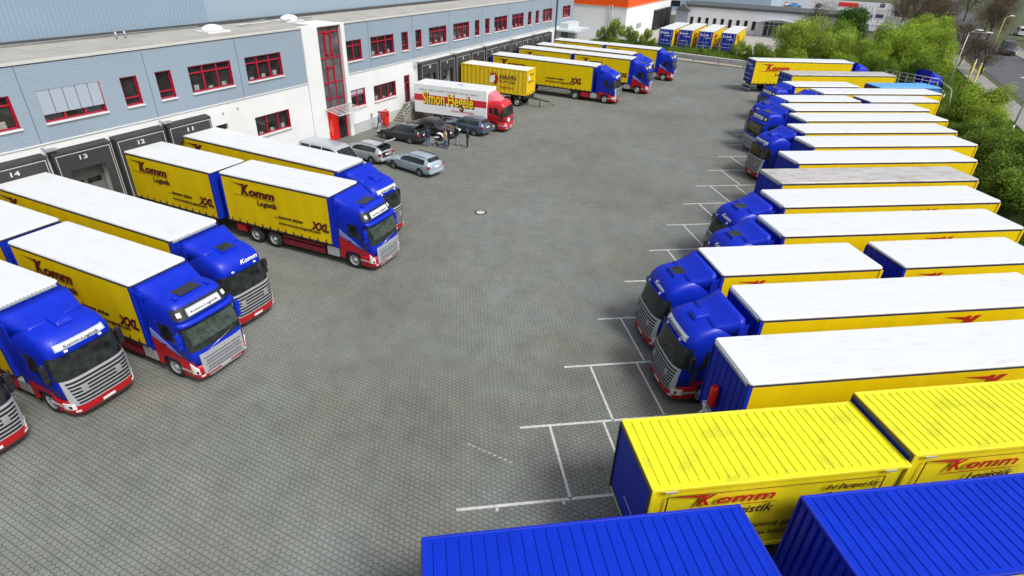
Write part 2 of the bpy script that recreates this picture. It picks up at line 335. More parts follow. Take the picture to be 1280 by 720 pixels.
def make_cab(thing, kind):
    """front of the vehicle at x = 0, looking along +x"""
    scania = kind.startswith('round'); day = kind == 'red'
    T = SCANIA if scania else (DAYCAB if day else VOLVO)
    S = CabShape(T, 4.2 if scania else 5.5, .9 if scania else .7)
    main = red_truck if day else blue; low = red_truck if day else red
    xb = T[0][2]
    b = MB(); S.body(b, [z for z, *_ in T if z >= .95]); cabo = b.build('cab', main, thing)
    # bumper
    b = MB(); rings = [[S.P(-1.12+2.24*i/29, z, .02) for i in range(30)] for z in (.28, .36, .5, .75, .97)]
    for r_ in rings: r_ += [(-1.0, r_[-1][1]*.98, r_[0][2]), (-1.0, r_[0][1]*.98, r_[0][2])]
    b.loft(rings, 0, True); bo = b.build('bumper', low, cabo)
    b = MB(); S.patch(b, -.16, .16, .42, .53, .035); b.build('number_plate', white, bo)
    b = MB(); S.patch(b, -.55, .55, .30, .38, .03); b.build('lower_grille', dark_trim if scania else silver, bo)
    # wheel arch side panels
    for sd_ in (-1, 1):
        b = MB(); c0, r0 = -1.42, .60
        arc = [(c0+r0*math.cos(a), .52+r0*math.sin(a)) for a in np.linspace(math.pi*.0, math.pi, 13)]
        x0 = -.86
        top = 1.12
        poly = [(x0, .32), (x0, top), (xb, top), (xb, .45), (c0-r0, .45)]+[p for p in arc[::-1]][0:13]
        poly = [(x0, .32), (x0, top), (xb, top), (xb, .5)]+[(c0+r0*math.cos(a), .5+r0*math.sin(a)) for a in np.linspace(math.pi, 0, 13)]
        poly[-1] = (x0-.01, .5)
        b.prism(poly, lambda p, a: (p[0], a, p[1]), sd_*1.19, sd_*1.252); b.build('arch_panel', low, cabo)
        b = MB(); S.patch(b, sd_*.93, sd_*1.16, .62, .70, .045); b.build('corner_step', silver, cabo)
        # red lower flank
        if scania:
            b = MB(); S.patch(b, sd_*1.0, sd_*1.99, 1.05, lambda q: 1.16+.10*(abs(q)-1), .014, mi=0); b.build('flank_stripe', low, cabo)
        elif not day:
            b = MB(); S.patch(b, sd_*.84, sd_*1.99, 1.02, lambda q: 1.1+.72*max(0, abs(q)-.84)/1.15, .014); b.build('flank_stripe', low, cabo)
            b = MB(); S.patch(b, sd_*1.02, sd_*1.96, lambda q: 1.28+.62*(abs(q)-1.0), lambda q: 1.30+.62*(abs(q)-1.0)+.34*max(0, (abs(q)-1.02))**.8, .018); b.build('silver_flash', mat('faded_silver', (.16, .22, .45), .5), cabo)
        # side window, door seams, handle
        q0_, q1_ = (1.02, 1.55) if not day else (1.05, 1.45)
        zt = 2.62 if not day else 2.3; zb = 1.92 if not day else 1.6
        b = MB(); S.patch(b, sd_*q0_, sd_*q1_, lambda q: zb+(.10 if abs(q) < 1.2 else 0)*(1.2-abs(q))/.2*-1.5+0, zt, .014); b.build('side_window', glass, cabo)
        if day:
            b = MB(); S.patch(b, sd_*1.56, sd_*1.85, 1.72, 2.25, .014); b.build('rear_side_window', glass, cabo)
        b = MB(); S.patch(b, sd_*1.62, sd_*1.635, 1.0, zt+.15, .006, nq=1); S.patch(b, sd_*.99, sd_*1.0, 1.0, 1.9, .006, nq=1); b.build('door_seam', dark_trim, cabo)
        b = MB(); S.patch(b, sd_*1.48, sd_*1.60, 1.62, 1.67, .035, nq=2); b.build('door_handle', black, cabo)
        # mirror: arm with two housings
        p = S.P(sd_*.86, zt-.1); b = MB(); y = p[1]+sd_*.20
        b.tube(p, (p[0]+.02, y, p[2]+.05), .022); b.tube((p[0]+.02, y, p[2]+.05), (p[0]+.02, y, p[2]-.75), .022)
        b.tube((p[0]+.02, y, p[2]-.75), (p[0]-.05, p[1]-sd_*.02, p[2]-.75), .022)
        mo = b.build('mirror', black, cabo)
        b = MB(); b.box(p[0]-.05, p[0]+.10, y-.11, y+.11, p[2]-.42, p[2]+.0); b.box(p[0]-.05, p[0]+.09, y-.10, y+.10, p[2]-.70, p[2]-.46)
        bevel(b.build('mirror_housing', main if not scania and not day else black, mo), .03, 2)
        # headlight
        b = MB()
        if scania: S.patch(b, sd_*.72, sd_*.94, .56, lambda q: .80+.04*abs(q), .038)
        elif day: S.patch(b, sd_*.70, sd_*.90, .62, .80, .038)
        else: S.patch(b, sd_*.76, sd_*.95, lambda q: .55+.2*(abs(q)-.7), lambda q: .84+1.3*(abs(q)-.76), .038)
        ho = b.build('headlight', lampm, cabo)
        b = MB(); S.patch(b, sd_*.79, sd_*.85, .61, .74, .05, nq=4); b.build('lamp_insert', dark_trim, ho)
        b = MB(); S.patch(b, sd_*.66, sd_*.76, .42, .50, .045, nq=3); b.build('fog_light', lampm, bo)
        b = MB(); S.patch(b, sd_*.935, sd_*.96, .55, .8, .042, nq=2); b.build('indicator', amber, cabo)
    # windscreen
    wz0, wz1 = (1.84, 2.68) if not day else (1.50, 2.38)
    if not scania and not day: wz0 = 1.62
    b = MB(); S.patch(b, -.88, .88, wz0, wz1, .016, nq=24, nz=5)
    wo = b.build('windscreen', glass, cabo)
    if kind == 'square': b = MB(); S.patch(b, -.72, .72, wz0+.28, wz1-.10, .022, nq=16); b.build('greenish_panel', glass_g, wo)  # lighter greenish glass panel over the middle of the windscreen
    b = MB()
    for sd_ in (-.25, .3): b.tube(S.P(sd_, wz0+.02, .04), S.P(sd_+.25, wz0+.33, .035), .013, n=5)
    b.build('wiper', black, wo)
    # grille
    if scania:
        b = MB(); S.patch(b, -.80, .80, .70, 1.80, .034, nq=18); go = b.build('grille', silver, cabo)
        b = MB()
        for k in range(7): S.patch(b, -.73+.012*(7-k), .73-.012*(7-k), .76+k*.145, .76+k*.145+.082, .042, nq=14, nz=1)
        b.build('grille_slot', black, go)
        b = MB()
        for q_ in (-.42, .42): S.patch(b, q_-.07, q_+.07, 1.2, 1.45, .055, nq=2, nz=1)
        b.build('grille_badge', steel, go)
    elif not day:
        b = MB(); S.patch(b, -.66, .66, .50, 1.45, .045, nq=14); go = b.build('grille', silver, cabo)
        b = MB()
        for k in range(3): S.patch(b, -.58, .58, .60+k*.30, .60+k*.30+.035, .052, nq=12, nz=1)
        for k in range(2): S.patch(b, -.54, .54, .68+k*.30, .68+k*.30+.15, .050, nq=12, nz=1, mi=1)
        b.build('grille_slot', [dark_trim, mat('grille_mesh', (.17, .18, .2), .5)], go)
        b = MB(); a, c_ = S.P(.30, 1.70, .03), S.P(-.30, 1.42, .03)
        b.tube(S.P(-.35, 1.5, .045), S.P(.35, 1.74, .04), .012, n=5); b.build('badge_bar', chrome, cabo)
    else:
        b = MB(); S.patch(b, -.60, .60, .88, 1.38, .022, nq=14); go = b.build('grille', red_truck, cabo)
        b = MB()
        for k in range(4): S.patch(b, -.50, .50, .93+k*.11, .93+k*.11+.055, .030, nq=12, nz=1)
        b.build('grille_slot', dark_trim, go)
        b = MB(); S.patch(b, -.62, -.28, 1.06, 1.36, .05, nq=4); b.build('white_plate', white, cabo)
    # forehead sign / visor
    if scania:
        b = MB(); S.patch(b, -.62, .62, 2.72, 2.80, .07, nq=14, nz=1); b.build('sun_visor', main, cabo)
        b = MB(); S.patch(b, -.93, .93, 1.805, 1.845, .020, nq=18, nz=1); S.patch(b, -.905, -.895, 1.0, 1.8, .006, nq=1); S.patch(b, .895, .905, 1.0, 1.8, .006, nq=1); b.build('panel_gap', black, cabo)
        for q_ in (-.42, .42):
            b = MB(); S.patch(b, q_-.04, q_+.04, 2.80, 2.86, .04, nq=2, nz=1); b.build('marker_light', lampm, cabo)
        tilt = R(90-36)
        if kind == 'round_sign':
            b = MB(); S.patch(b, -.62, .62, 2.89, 3.12, .022, nq=12); so = b.build('roof_sign', grey_trim, cabo)
            b = MB(); S.patch(b, -.585, .585, 2.93, 3.09, .030, nq=12); b.build('sign_panel', mat('sign_panel', (.24, .31, .42), .45), so)
            p = S.P(0, 2.955, .06); text('Komm-Logistik', ink, so, (p[0], 0, p[2]), (R(62), 0, R(90)), .11, 1.25, .2, .01, align='CENTER')
            b = MB(); x0 = -1.15; b.loft([[(x0+.30, -.30, 3.46), (x0+.30, .30, 3.46), (x0-.36, .33, 3.52), (x0-.36, -.33, 3.52)], [(x0+.20, -.25, 3.62), (x0+.20, .25, 3.62), (x0-.30, .27, 3.70), (x0-.30, -.27, 3.70)]], 0, False)
            bevel(b.build('roof_hatch', main, cabo), .05, 3)
        else:
            p = S.P(0, 2.98, .05); text('Komm', wink, cabo, (p[0], -.1, p[2]), (R(62), 0, R(90)), .20, .95, .35, .01)
            b = MB(); x0 = -1.22; b.loft([[(x0+.32, -.42, 3.42), (x0+.32, .42, 3.42), (x0-.36, .42, 3.50), (x0-.36, -.42, 3.50)], [(x0+.30, -.38, 3.57), (x0+.30, .38, 3.57), (x0-.33, .38, 3.64), (x0-.33, -.38, 3.64)]], 0, False)
            ho = b.build('roof_hatch', main, cabo)
            b = MB(); b.add([(x0+.26, -.32, 3.583), (x0+.26, .32, 3.583), (x0-.29, .32, 3.642), (x0-.29, -.32, 3.642)], [(0,1,2,3)]); b.build('hatch_pane', glass, ho)
    elif not day:
        b = MB(); S.patch(b, -.90, .90, 2.92, 3.34, .02, nq=16); fo = b.build('forehead_recess', black, cabo)
        b = MB(); S.patch(b, -.52, .52, 3.00, 3.28, .10, nq=12); so = b.build('roof_sign', grey_trim, cabo)
        b = MB(); S.patch(b, -.495, .495, 3.025, 3.255, .108, nq=12); b.build('sign_panel', mat('sign_panel', (.6, .66, .74), .3), so)
        p = S.P(0, 3.085, .125); text('Komm-Logistik', ink, so, (p[0], 0, p[2]), (R(66), 0, R(90)), .10, 1.25, .2, .01, align='CENTER')
        b = MB()
        P0 = [[S.P(-.86+1.72*i/20, z, o_) for i in range(21)] for z, o_ in ((2.90, .03), (2.86, .17), (2.74, .19), (2.72, .15), (2.84, .03))]
        b.loft([[P0[k][i] for k in range(5)] for i in range(21)], 0, True); b.build('sun_visor', main, cabo)
        for q_ in (-.7, .7):
            b = MB(); S.patch(b, q_-.05, q_+.05, 3.06, 3.22, .05, nq=3, nz=1); b.build('marker_light', lampm, cabo)
        b = MB(); b.box(-1.55, -.95, -.48, .48, 3.58, 3.615); bevel(b.build('roof_hatch', mat('tinted_hatch', (.02, .022, .026), .3), cabo), .015, 2)
        for y_ in (-.72, .72): b = MB(); b.tube((-.9, y_, 3.55), (-.9, y_, 3.66), .05); b.box(-1.15, -.9, y_-.04, y_+.04, 3.55, 3.61); b.build('horn', main, cabo)
    # air deflector
    if day:
        b = MB(); b.loft([[(-.85, -.62, 2.80), (-.85, .62, 2.80), (-1.98, 1.0, 2.82), (-1.98, -1.0, 2.82)], [(-1.15, -.52, 3.12), (-1.15, .52, 3.12), (-1.98, .86, 3.56), (-1.98, -.86, 3.56)]], 0, False)
        bevel(b.build('air_deflector', pink, cabo), .09, 3)
    else:
        xs = -1.35 if scania else -1.5
        b = MB(); rows = []
        for k in range(7):
            f = k/6; x = xs+(-2.42-xs)*f; hw = (.92+.30*f**.8) if scania else (1.0+.20*f**.8); zt = 3.57+.42*f**1.5; ze = zt-.05-.10*f if scania else zt-.04
            row = [(x, -hw, 3.2), (x, -hw*.985, ze)]+[(x, hw*.9*j, zt) for j in (-1, -.6, -.2, .2, .6, 1)]+[(x, hw*.985, ze), (x, hw, 3.2)]
            rows.append(row)
        b.loft(rows, 0, True, True, True); b.build('air_deflector', main, cabo)
        for sd_ in (-1, 1):
            b = MB(); b.prism([(-2.25, 1.0), (-2.25, 3.62), (-2.60, 3.78), (-2.60, 1.0)], lambda p, a: (p[0], a, p[1]), sd_*1.17, sd_*1.215); b.build('side_fairing', main, cabo)
    b = MB(); b.box(xb-.004, xb+.1, -1.1, 1.1, .95, 1.1); b.box(-2.2, -.5, -.9, .9, .55, .93); b.build('underbody', chassis, cabo)
    return cabo

def tractor_chassis(thing, low=red, rigid=False, L_=None):
    b = MB(); e = -(L_ or 6.1)
    for y in (-.42, .42): b.box(e, -2.2, y-.05, y+.05, .72, 1.0)
    for x in np.arange(-2.8, e, -.9): b.box(x-.05, x+.05, -.37, .37, .76, .94)
    if not rigid: b.box(-5.6, -4.7, -.45, .45, 1.0, 1.1)
    ch = b.build('chassis', chassis, thing)
    for sd_ in (-1, 1):
        b = MB(); y0, y1 = sorted((sd_*.62, sd_*1.2)); b.box(-3.25, -2.42, y0, y1, .42, 1.0); bevel(b.build('fuel_tank', silver, ch), .07, 3)
        if not rigid:
            b = MB(); b.box(-4.45, -3.30, y0, y1, .42, .98); bevel(b.build('side_skirt', low, ch), .04, 2)
            b = MB(); arc = np.linspace(0.15, math.pi-.15, 12)
            b.loft([[(-5.1+.62*math.cos(a), y0, .5+.60*math.sin(a)) for a in arc]+[(-5.1+.57*math.cos(a), y0, .5+.55*math.sin(a)) for a in arc[::-1]], [(-5.1+.62*math.cos(a), y1, .5+.60*math.sin(a)) for a in arc]+[(-5.1+.57*math.cos(a), y1, .5+.55*math.sin(a)) for a in arc[::-1]]], 0, False)
            b.build('mudguard', black, ch)
    for sd_ in (-1, 1):
        wheel(thing, -1.42, sd_*1.06, .5, .30, sd_)
        if not rigid: wheel(thing, -5.1, sd_*.94, .5, .54, sd_)
    return ch

def rr_ring(x0, x1, hy, z, r, n=5):
    pts = []
    for cx, cy, a0 in ((x1-r, hy-r, 0), (x0+r, hy-r, 90), (x0+r, -hy+r, 180), (x1-r, -hy+r, 270)):
        for i in range(n+1):
            a = R(a0+90*i/n); pts.append((cx+r*math.cos(a), cy+r*math.sin(a), z))
    return pts
def cargo_box(parent, xf, L_, z0=1.15, z1=4.0, style='curtain', texts=True, teeth=True, name='cargo_box', roofm=None, rear='door', front_text=False):
    """box from xf back to xf-L_; y +-1.26"""
    x0, x1 = xf-L_, xf; H = 1.24
    b = MB(); b.box(x0+.03, x1-.03, -H+.03, H-.03, z0-.02, z1-.03); bx = b.build(name, blue_box, parent)
    roofm = roofm or white_roof
    # roof tarpaulin with rounded corners
    b = MB(); rg = [rr_ring(x0-.01, x1+.02, H+.025, z1-.05, .14), rr_ring(x0-.01, x1+.02, H+.025, z1-.01, .14), rr_ring(x0+.02, x1-.01, H-.01, z1+.035, .12)]
    b.loft(rg, 0, False); b.build('roof', roofm, bx)
    b = MB(); b.loft([rr_ring(x0-.005, x1+.012, H+.016, z1-.12, .13), rr_ring(x0-.005, x1+.012, H+.016, z1-.045, .13)], 0, False, cap=False); b.build('roof_rail', dark_trim, bx)
    if teeth:
        b = MB(); b.box(x1-.0, x1+.034, -H+.10, H-.10, z1-.17, z1-.045)
        for k in range(16):
            y = -H+.20+k*(2*H-.4)/15; b.box(x1+.02, x1+.05, y-.045, y+.045, z1-.10, z1-.03, 1)
        b.build('front_rail', [grey_trim, roofm], bx)
    if style == 'curtain':
        for sd_ in (-1, 1):
            b = MB(); n = int(L_/.3); y = sd_*H
            xs_ = np.linspace(x0+.12, x1-.14, n+1)
            rows = []
            for z in (z0+.03, z0+.3, z0+1.2, z0+2.1, z1-.16):
                rows.append([(x, y+sd_*(.012*math.sin(i*1.7+z)*(.3 if z > z1-.3 else 1)), z) for i, x in enumerate(xs_)])
            b.grid(rows, 0); co = b.build('curtain', yel, bx)
            b = MB()
            for i in range(int(L_/.56)):
                x = x0+.35+i*.56
                if x > x1-.3: break
                b.box(x-.022, x+.022, *sorted((y+sd_*.006, y+sd_*.03)), z0-.08, z0+.22)
                b.box(x-.05, x+.05, *sorted((y+sd_*.008, y+sd_*.04)), z0+.02, z0+.07)
            b.build('strap', ink, co)
            b = MB(); b.box(x0+.1, x1-.1, *sorted((sd_*(H-.05), sd_*(H+.012))), z0-.06, z0+.02); b.build('side_rail', dark_trim, bx)
            for xa_, xb_ in ((x0-.01, x0+(.38 if L_ > 9 and REAR_POST is None else .12)), (x1-.14, x1+.01)): b = MB(); b.box(xa_, xb_, *sorted((sd_*(H-.04), sd_*(H+(.014 if xa_ > x0 else .04)))), z0, z1-.12); b.build('corner_post', blue_box if (xa_ > x0 or REAR_POST is None) else REAR_POST, bx)
            if texts:
                kk_ = kink if REAR_POST is None else brick
                f = '-Y' if sd_ < 0 else '+Y'; k = 1.0 if L_ < 9 else 1.32
                yt = y+sd_*.022
                rx = (lambda a: x0+a) if sd_ < 0 else (lambda a: x1-a)
                if L_ < 9: kx, cx_ = 1.45, 3.7
                else: kx, cx_ = (1.6, 7.4) if sd_ < 0 else (8.0, 9.0)
                if L_ > 9 and sd_ > 0: cx_ = 2.2; kx = 8.7
                zt_ = z1-.42-.56*k
                text('K', kk_, bx, (rx(kx), yt, zt_), f, .60*k, .66*k, .30, .06, 'lettering')
                text('omm', kk_, bx, (rx(kx+.56*k), yt, zt_), f, .46*k, 1.85*k, .2, .05, 'lettering')
                text('Logistik', ink, bx, (rx(kx+1.05*k), yt, zt_-.50*k), f, .30*k, 1.45*k, .15, .03)
                b = MB(); sx = 1 if sd_ < 0 else -1
                b.prism([(rx(kx-.62*k), zt_+.60*k), (rx(kx+.20*k), zt_+.58*k), (rx(kx+.12*k), zt_+.48*k)], lambda p, a: (p[0], a, p[1]), yt-.003, yt+.003)
                b.prism([(rx(kx-.55*k), zt_-.08*k), (rx(kx+2.4*k), zt_-.08*k), (rx(kx+2.4*k), zt_-.10*k), (rx(kx-.55*k), zt_-.10*k)], lambda p, a: (p[0], a, p[1]), yt-.003, yt+.003)
                b.build('swoosh', kk_, bx)
                text('... kommt sicher', ink, bx, (rx(cx_-.1), yt, z0+.86), f, .19*k, 2.05*k, .25, .03)
                text('XXL', kk_, bx, (rx(cx_+2.45*k), yt, z0+.70), f, .46*k, 1.2*k, .3, .055)
                text('www.komm-logistik.com', ink, bx, (rx(cx_+.15), yt, z0+.50), f, .17*k, 2.9*k, .1, .024)
    # front wall panels
    b = MB()
    for k in range(7): b.box(x1-.03, x1+.002, -H+.16+k*.34, -H+.16+k*.34+.30, z0+.1, z1-.2)
    b.build('front_wall', blue_box, bx)
    b = MB(); b.box(x0-.002, x0+.04, -1.19, -.01, z0+.02, z1-.14); b.box(x0-.002, x0+.04, .01, 1.19, z0+.02, z1-.14)
    ro = b.build('rear_door', blue_box, bx)
    b = MB()
    for y in (-.95, -.25, .25, .95): b.tube((x0-.03, y, z0-.02), (x0-.03, y, z1-.16), .02, n=6)
    b.build('door_bar', steel, ro)
    if rear == 'text':
        text('Komm', wink, ro, (x0-.03, 1.0, z1-.75), '-X', .36, 1.5, .3, .02)
        text('Logistik', wink, ro, (x0-.03, .1, z1-1.12), '-X', .22, 1.0, .1, .01)
        text('... kommt sicher', wink, ro, (x0-.03, .95, z0+1.0), '-X', .17, 1.6, .2, .01)
        text('www.komm-logistik.com', wink, ro, (x0-.03, .95, z0+.45), '-X', .15, 1.9, .1, .008)
    return bx

def trailer_running_gear(parent, xf, L_, axles=3, legs=True, low=maroon):
    x0 = xf-L_; b = MB()
    for y in (-.42, .42): b.box(x0+.1, xf-.3, y-.06, y+.06, .85, 1.13)
    for x in np.arange(xf-1, x0, -1.3): b.box(x-.05, x+.05, -1.15, 1.15, .98, 1.12)
    b.box(x0+.02, x0+.14, -1.2, 1.2, .5, .68); b.box(x0+.05, x0+.12, -.5, -.4, .6, .95); b.box(x0+.05, x0+.12, .4, .5, .6, .95)
    fr = b.build('trailer_frame' if legs else 'chassis_frame', chassis, parent)
    wx = [x0+2.6+k*1.31 for k in range(axles)] if legs else ([x0+1.6, x0+1.6+1.31] if axles == 2 else [x0+2])
    for x in wx:
        for sd_ in (-1, 1): wheel(parent, x, sd_*1.06, .48, .36, sd_)
        b = MB(); b.tube((x, -1, .48), (x, 1, .48), .07); b.build('axle', chassis, fr)
    for sd_ in (-1, 1):
        if legs:
            b = MB(); y = sd_*1.16; b.box(x0+6.6, xf-3.2, y-.02, y+.02, .55, .66); b.box(x0+6.6, xf-3.2, y-.02, y+.02, .80, .90)
            for x in np.arange(x0+6.8, xf-3.2, 1.4): b.box(x-.03, x+.03, y-.05, y+.015, .5, 1.1)
            b.build('side_guard', steel, fr)
            b = MB(); b.box(xf-2.55, xf-2.43, sd_*.85-.06, sd_*.85+.06, .06, 1.1); b.box(xf-2.62, xf-2.36, sd_*.85-.12, sd_*.85+.12, .0, .06); b.build('landing_leg', steel, fr)
        b = MB(); b.box(x0-.01, x0+.03, sd_*.95-.18, sd_*.95+.18, .55, .66); b.build('tail_light', tail, fr)
    return fr

GEN = {}
REAR_POST = None
def semi(kind, dirty=False, off=3.0, texts=True):
    t = empty('articulated_lorry')
    make_cab(t, kind); tractor_chassis(t)
    tr = cargo_box(t, -off, 13.6, name='trailer_box', roofm=dirty_roof if dirty else None)
    trailer_running_gear(t, -off, 13.6)
    return t
def lone_trailer(dirty=False, off=0, rear='door'):
    t = empty('box_trailer')
    cargo_box(t, -off, 13.6, name='trailer_box', roofm=dirty_roof if dirty else None, rear=rear)
    trailer_running_gear(t, -off, 13.6)
    return t
def rigid(kind, off=2.62, L_=7.6):
    t = empty('rigid_truck'); make_cab(t, kind); tractor_chassis(t, rigid=True, L_=off+L_-.2)
    cargo_box(t, -off, L_, teeth=False)
    b = MB()
    for sd_ in (-1, 1):
        y0, y1 = sorted((sd_*1.12, sd_*1.19)); b.box(-6.3, -3.4, y0, y1, .42, .72); b.box(-6.3, -3.4, y0, y1, .84, .96)
        for x in (-3.5, -4.7, -6.1): b.box(x-.04, x+.04, *sorted((sd_*1.05, sd_*1.13)), .42, 1.1)
    b.build('side_skirt', maroon, t)
    for x in (-7.0, -8.35):
        for sd_ in (-1, 1): wheel(t, x, sd_*(.94 if x > -8 else 1.06), .5, .54 if x > -8 else .30, sd_)
    for y_ in (-1.18, .7): b = MB(); b.box(-9.75, -9.1, y_, y_+.48, .55, .95); b.build('tool_box', red, t)
    return t
def drawbar_trailer(L_=7.6, yellow=False):
    """front of its box at x = 0"""
    t = empty('drawbar_trailer'); cargo_box(t, 0, L_, teeth=False)
    b = MB()
    for y in (-.42, .42): b.box(-L_+.2, -.2, y-.06, y+.06, .85, 1.13)
    b.box(-L_+.02, -L_+.14, -1.2, 1.2, .5, .68)
    for x in np.arange(-.8, -L_, -1.1): b.box(x-.05, x+.05, -1.15, 1.15, .98, 1.12)
    fr = b.build('chassis_frame', chassis, t)
    b = MB(); b.tube((-3, -.35, .75), (1.0, 0, .62), .06); b.tube((-3, .35, .75), (1.0, 0, .62), .06); b.build('drawbar', chassis, fr)
    for x in (-L_/2-.66, -L_/2+.66):
        for sd_ in (-1, 1): wheel(t, x, sd_*1.06, .48, .36, sd_)
    return t
def place(key, maker, loc, rz, label, cat, group, name=None):
    if key not in GEN:
        o = maker(); GEN[key] = o
    else: o = copy_tree(GEN[key])
    o.location = loc; o.rotation_euler = (0,0,rz)
    for k in ('label', 'category', 'group'):
        if k in o: del o[k]
    tag(o, label, cat, group); return o

GL = 'lorries backed up to the warehouse docks'
GRr = 'lorries and trailers parked in the slanted bays'
# ---- left, near group: nose points along +X
SR = lambda: semi('round_sign'); SC = lambda: semi('round_script'); SV = lambda: semi('square'); RV = lambda: rigid('square'); RS = lambda: rigid('round_script')
place('RV', RV, (-18.35, 22.65, 0), R(3.5), 'truck with short yellow box coupled ahead of the yellow trailer at dock 12', 'truck', GL)
place('DT', drawbar_trailer, (-28.9, 21.75, 0), R(1.5), 'yellow trailer backed into dock 12 behind the shorter boxed truck', 'trailer', GL)
place('SR', SR, (-20.25, 25.75, 0), R(.5), 'long lorry with wrinkled white roof at the dock nearest the lone wall window', 'lorry', GL)
place('SC', SC, (-20.15, 15.1, 0), R(1.5), 'long lorry backed into dock 14 with white script over its windscreen', 'lorry', GL)
place('RV', RV, (-18.45, 11.85, 0), R(1.8), 'truck with short yellow box and greenish bright windscreen in the near left row', 'truck', GL)
place('DT', drawbar_trailer, (-29.2, 11.5, 0), R(1.5), 'yellow trailer behind the truck with the greenish windscreen, cut by the left picture edge', 'trailer', GL)
place('SR', SR, (-20.55, 8.35, 0), R(2.5), 'lorry with pale forehead sign and silver slatted grille low at the left picture edge', 'lorry', GL)
place('SC', SC, (-21.1, 4.85, 0), R(2), 'lorry showing only its grille and red bumper at the lower left picture edge', 'lorry', GL)
# ---- left, far group
place('SR', SR, (-19.6, 68.8, 0), R(1.0), 'long lorry parked right behind the small yellow container with the rooster emblem', 'lorry', GL)
place('RV', RV, (-17.9, 76.6, 0), R(2.0), 'short boxed truck with red lower cab, second from the far end of the dock row', 'truck', GL)
place('DT', drawbar_trailer, (-28.3, 76.0, 0), R(1.5), 'yellow trailer at the docks hitched behind the second to last truck of the far row', 'trailer', GL)
place('SR', SR, (-18.7, 80.6, 0), R(1.0), 'long white roofed lorry squeezed between the two last trucks of the far dock row', 'lorry', GL)
place('RV', RV, (-17.2, 87.3, 0), R(2.5), 'last truck of the far dock row, nearest the road barrier', 'truck', GL)
place('DT', drawbar_trailer, (-27.6, 86.6, 0), R(1.5), 'white roofed trailer behind the last truck of the far dock row, below the canopy', 'trailer', GL)

# ---- right: nose points along -U ; thing origin is the nose
RZ = AR+math.pi
REAR_POST = mat('yellow_post', (.74, .50, .005), .5)
def bay(key, maker, s_front_box, w_, off, label, cat='lorry'):
    key = key+'_bay'
    p = SW(s_front_box-off, w_); return place(key, maker, p, RZ, label, cat, GRr)
LT = lambda: lone_trailer(); LD = lambda: lone_trailer(dirty=True)
bay('LT', LT, 9.9, 14.0, 0, 'uncoupled trailer with a red extinguisher box on its blue front wall', 'trailer')
bay('SR', SR, 12.2, 17.45, 3.0, 'lorry with a pale sign and humped roof hatch, cab beside the extinguisher box trailer')
bay('RS', RS, 12.3, 20.85, 2.62, 'truck with short box and dark roof hatch, second cab from the front, slanted row', 'truck')
bay('DT', drawbar_trailer, 20.95, 20.85, 0, 'short white roofed trailer standing behind the short boxed truck of the slanted row', 'trailer')
bay('SC', SC, 17.15, 24.3, 3.0, 'lorry whose low blue cab roof peeps over the short boxed truck in the slanted row')
bay('SC', SC, 19.15, 27.8, 2.9, 'lorry with blue swept deflector, upper one of the two cabs touching in mid row')
bay('LD', LD, 21.15, 31.3, 0, 'uncoupled trailer with a grey soiled roof in the slanted row', 'trailer')
bay('LT', LT, 24.5, 34.9, 0, 'uncoupled white roofed trailer next to the soiled grey roofed one, nearer the red bumper', 'trailer')
bay('LT', LT, 27.9, 38.45, 0, 'uncoupled white roofed trailer right in front of the red bumpered cab', 'trailer')
bay('SR', SR, 29.3, 42.0, 2.9, 'lorry with complete silver grille and red bumper in the middle of the slanted row')
bay('LT', LT, 31.7, 45.5, 0, 'uncoupled white trailer between the two upright cabs at the far half of the row', 'trailer')
bay('SV', SV, 32.9, 49.0, 3.0, 'lorry with flat fronted cab and dark grille behind the red bumpered lorry')
bay('RS', RS, 34.4, 52.5, 2.62, 'short boxed truck whose blue roof shows just above the flat fronted cab', 'truck')
bay('DT', drawbar_trailer, 42.9, 52.4, 0, 'short white trailer with dark purple front near the leafy hedge', 'trailer')
bay('SC', SC, 40.3, 55.9, 3.0, 'lorry whose blue cab roof lies left of the longest yellow edged roof near the hedge')
bay('RV', RV, 39.2, 59.3, 2.62, 'short boxed truck with blue front wall beside the dusty framed trailer', 'truck')

# extinguisher + connectors on the first loner
fx = bpy.data.objects
def ext():
    b = MB(); n = 14
    for zz in (0,): b.loft([[(x_, .60+.13*math.cos(2*math.pi*i/n), 2.0+.13*math.sin(2*math.pi*i/n)) for i in range(n)] for x_ in (0, .2)], 0, True)
    return b
lt = [o for o in bpy.data.objects if o.get('label', '').startswith('uncoupled trailer with a red ext')][0]
b = MB(); n = 16
b.loft([[(.15+.15*k_*math.cos(2*math.pi*i/n), -.22+.17*k_*math.sin(2*math.pi*i/n), z) for i in range(n)] for z, k_ in ((1.83, .8), (1.88, 1), (2.58, 1), (2.68, .75))], 0, True)
b.build('extinguisher_box', mat('red_plastic', (.65, .01, .01), .35), lt)
b = MB()
for k in range(5): b.box(.01, .20, -.62+.14*k-.05, -.62+.14*k+.05, 1.50-.06*k+.05*math.sin(k*2), 1.66-.06*k+.05*math.sin(k*2))
b.box(.005, .12, -.7, .05, 1.28, 1.45); b.tube((.1, -.5, 1.4), (.32, -.55, 1.15), .045); b.tube((.1, -.2, 1.4), (.32, -.22, 1.12), .045)
b.build('hose_connector', white, lt)
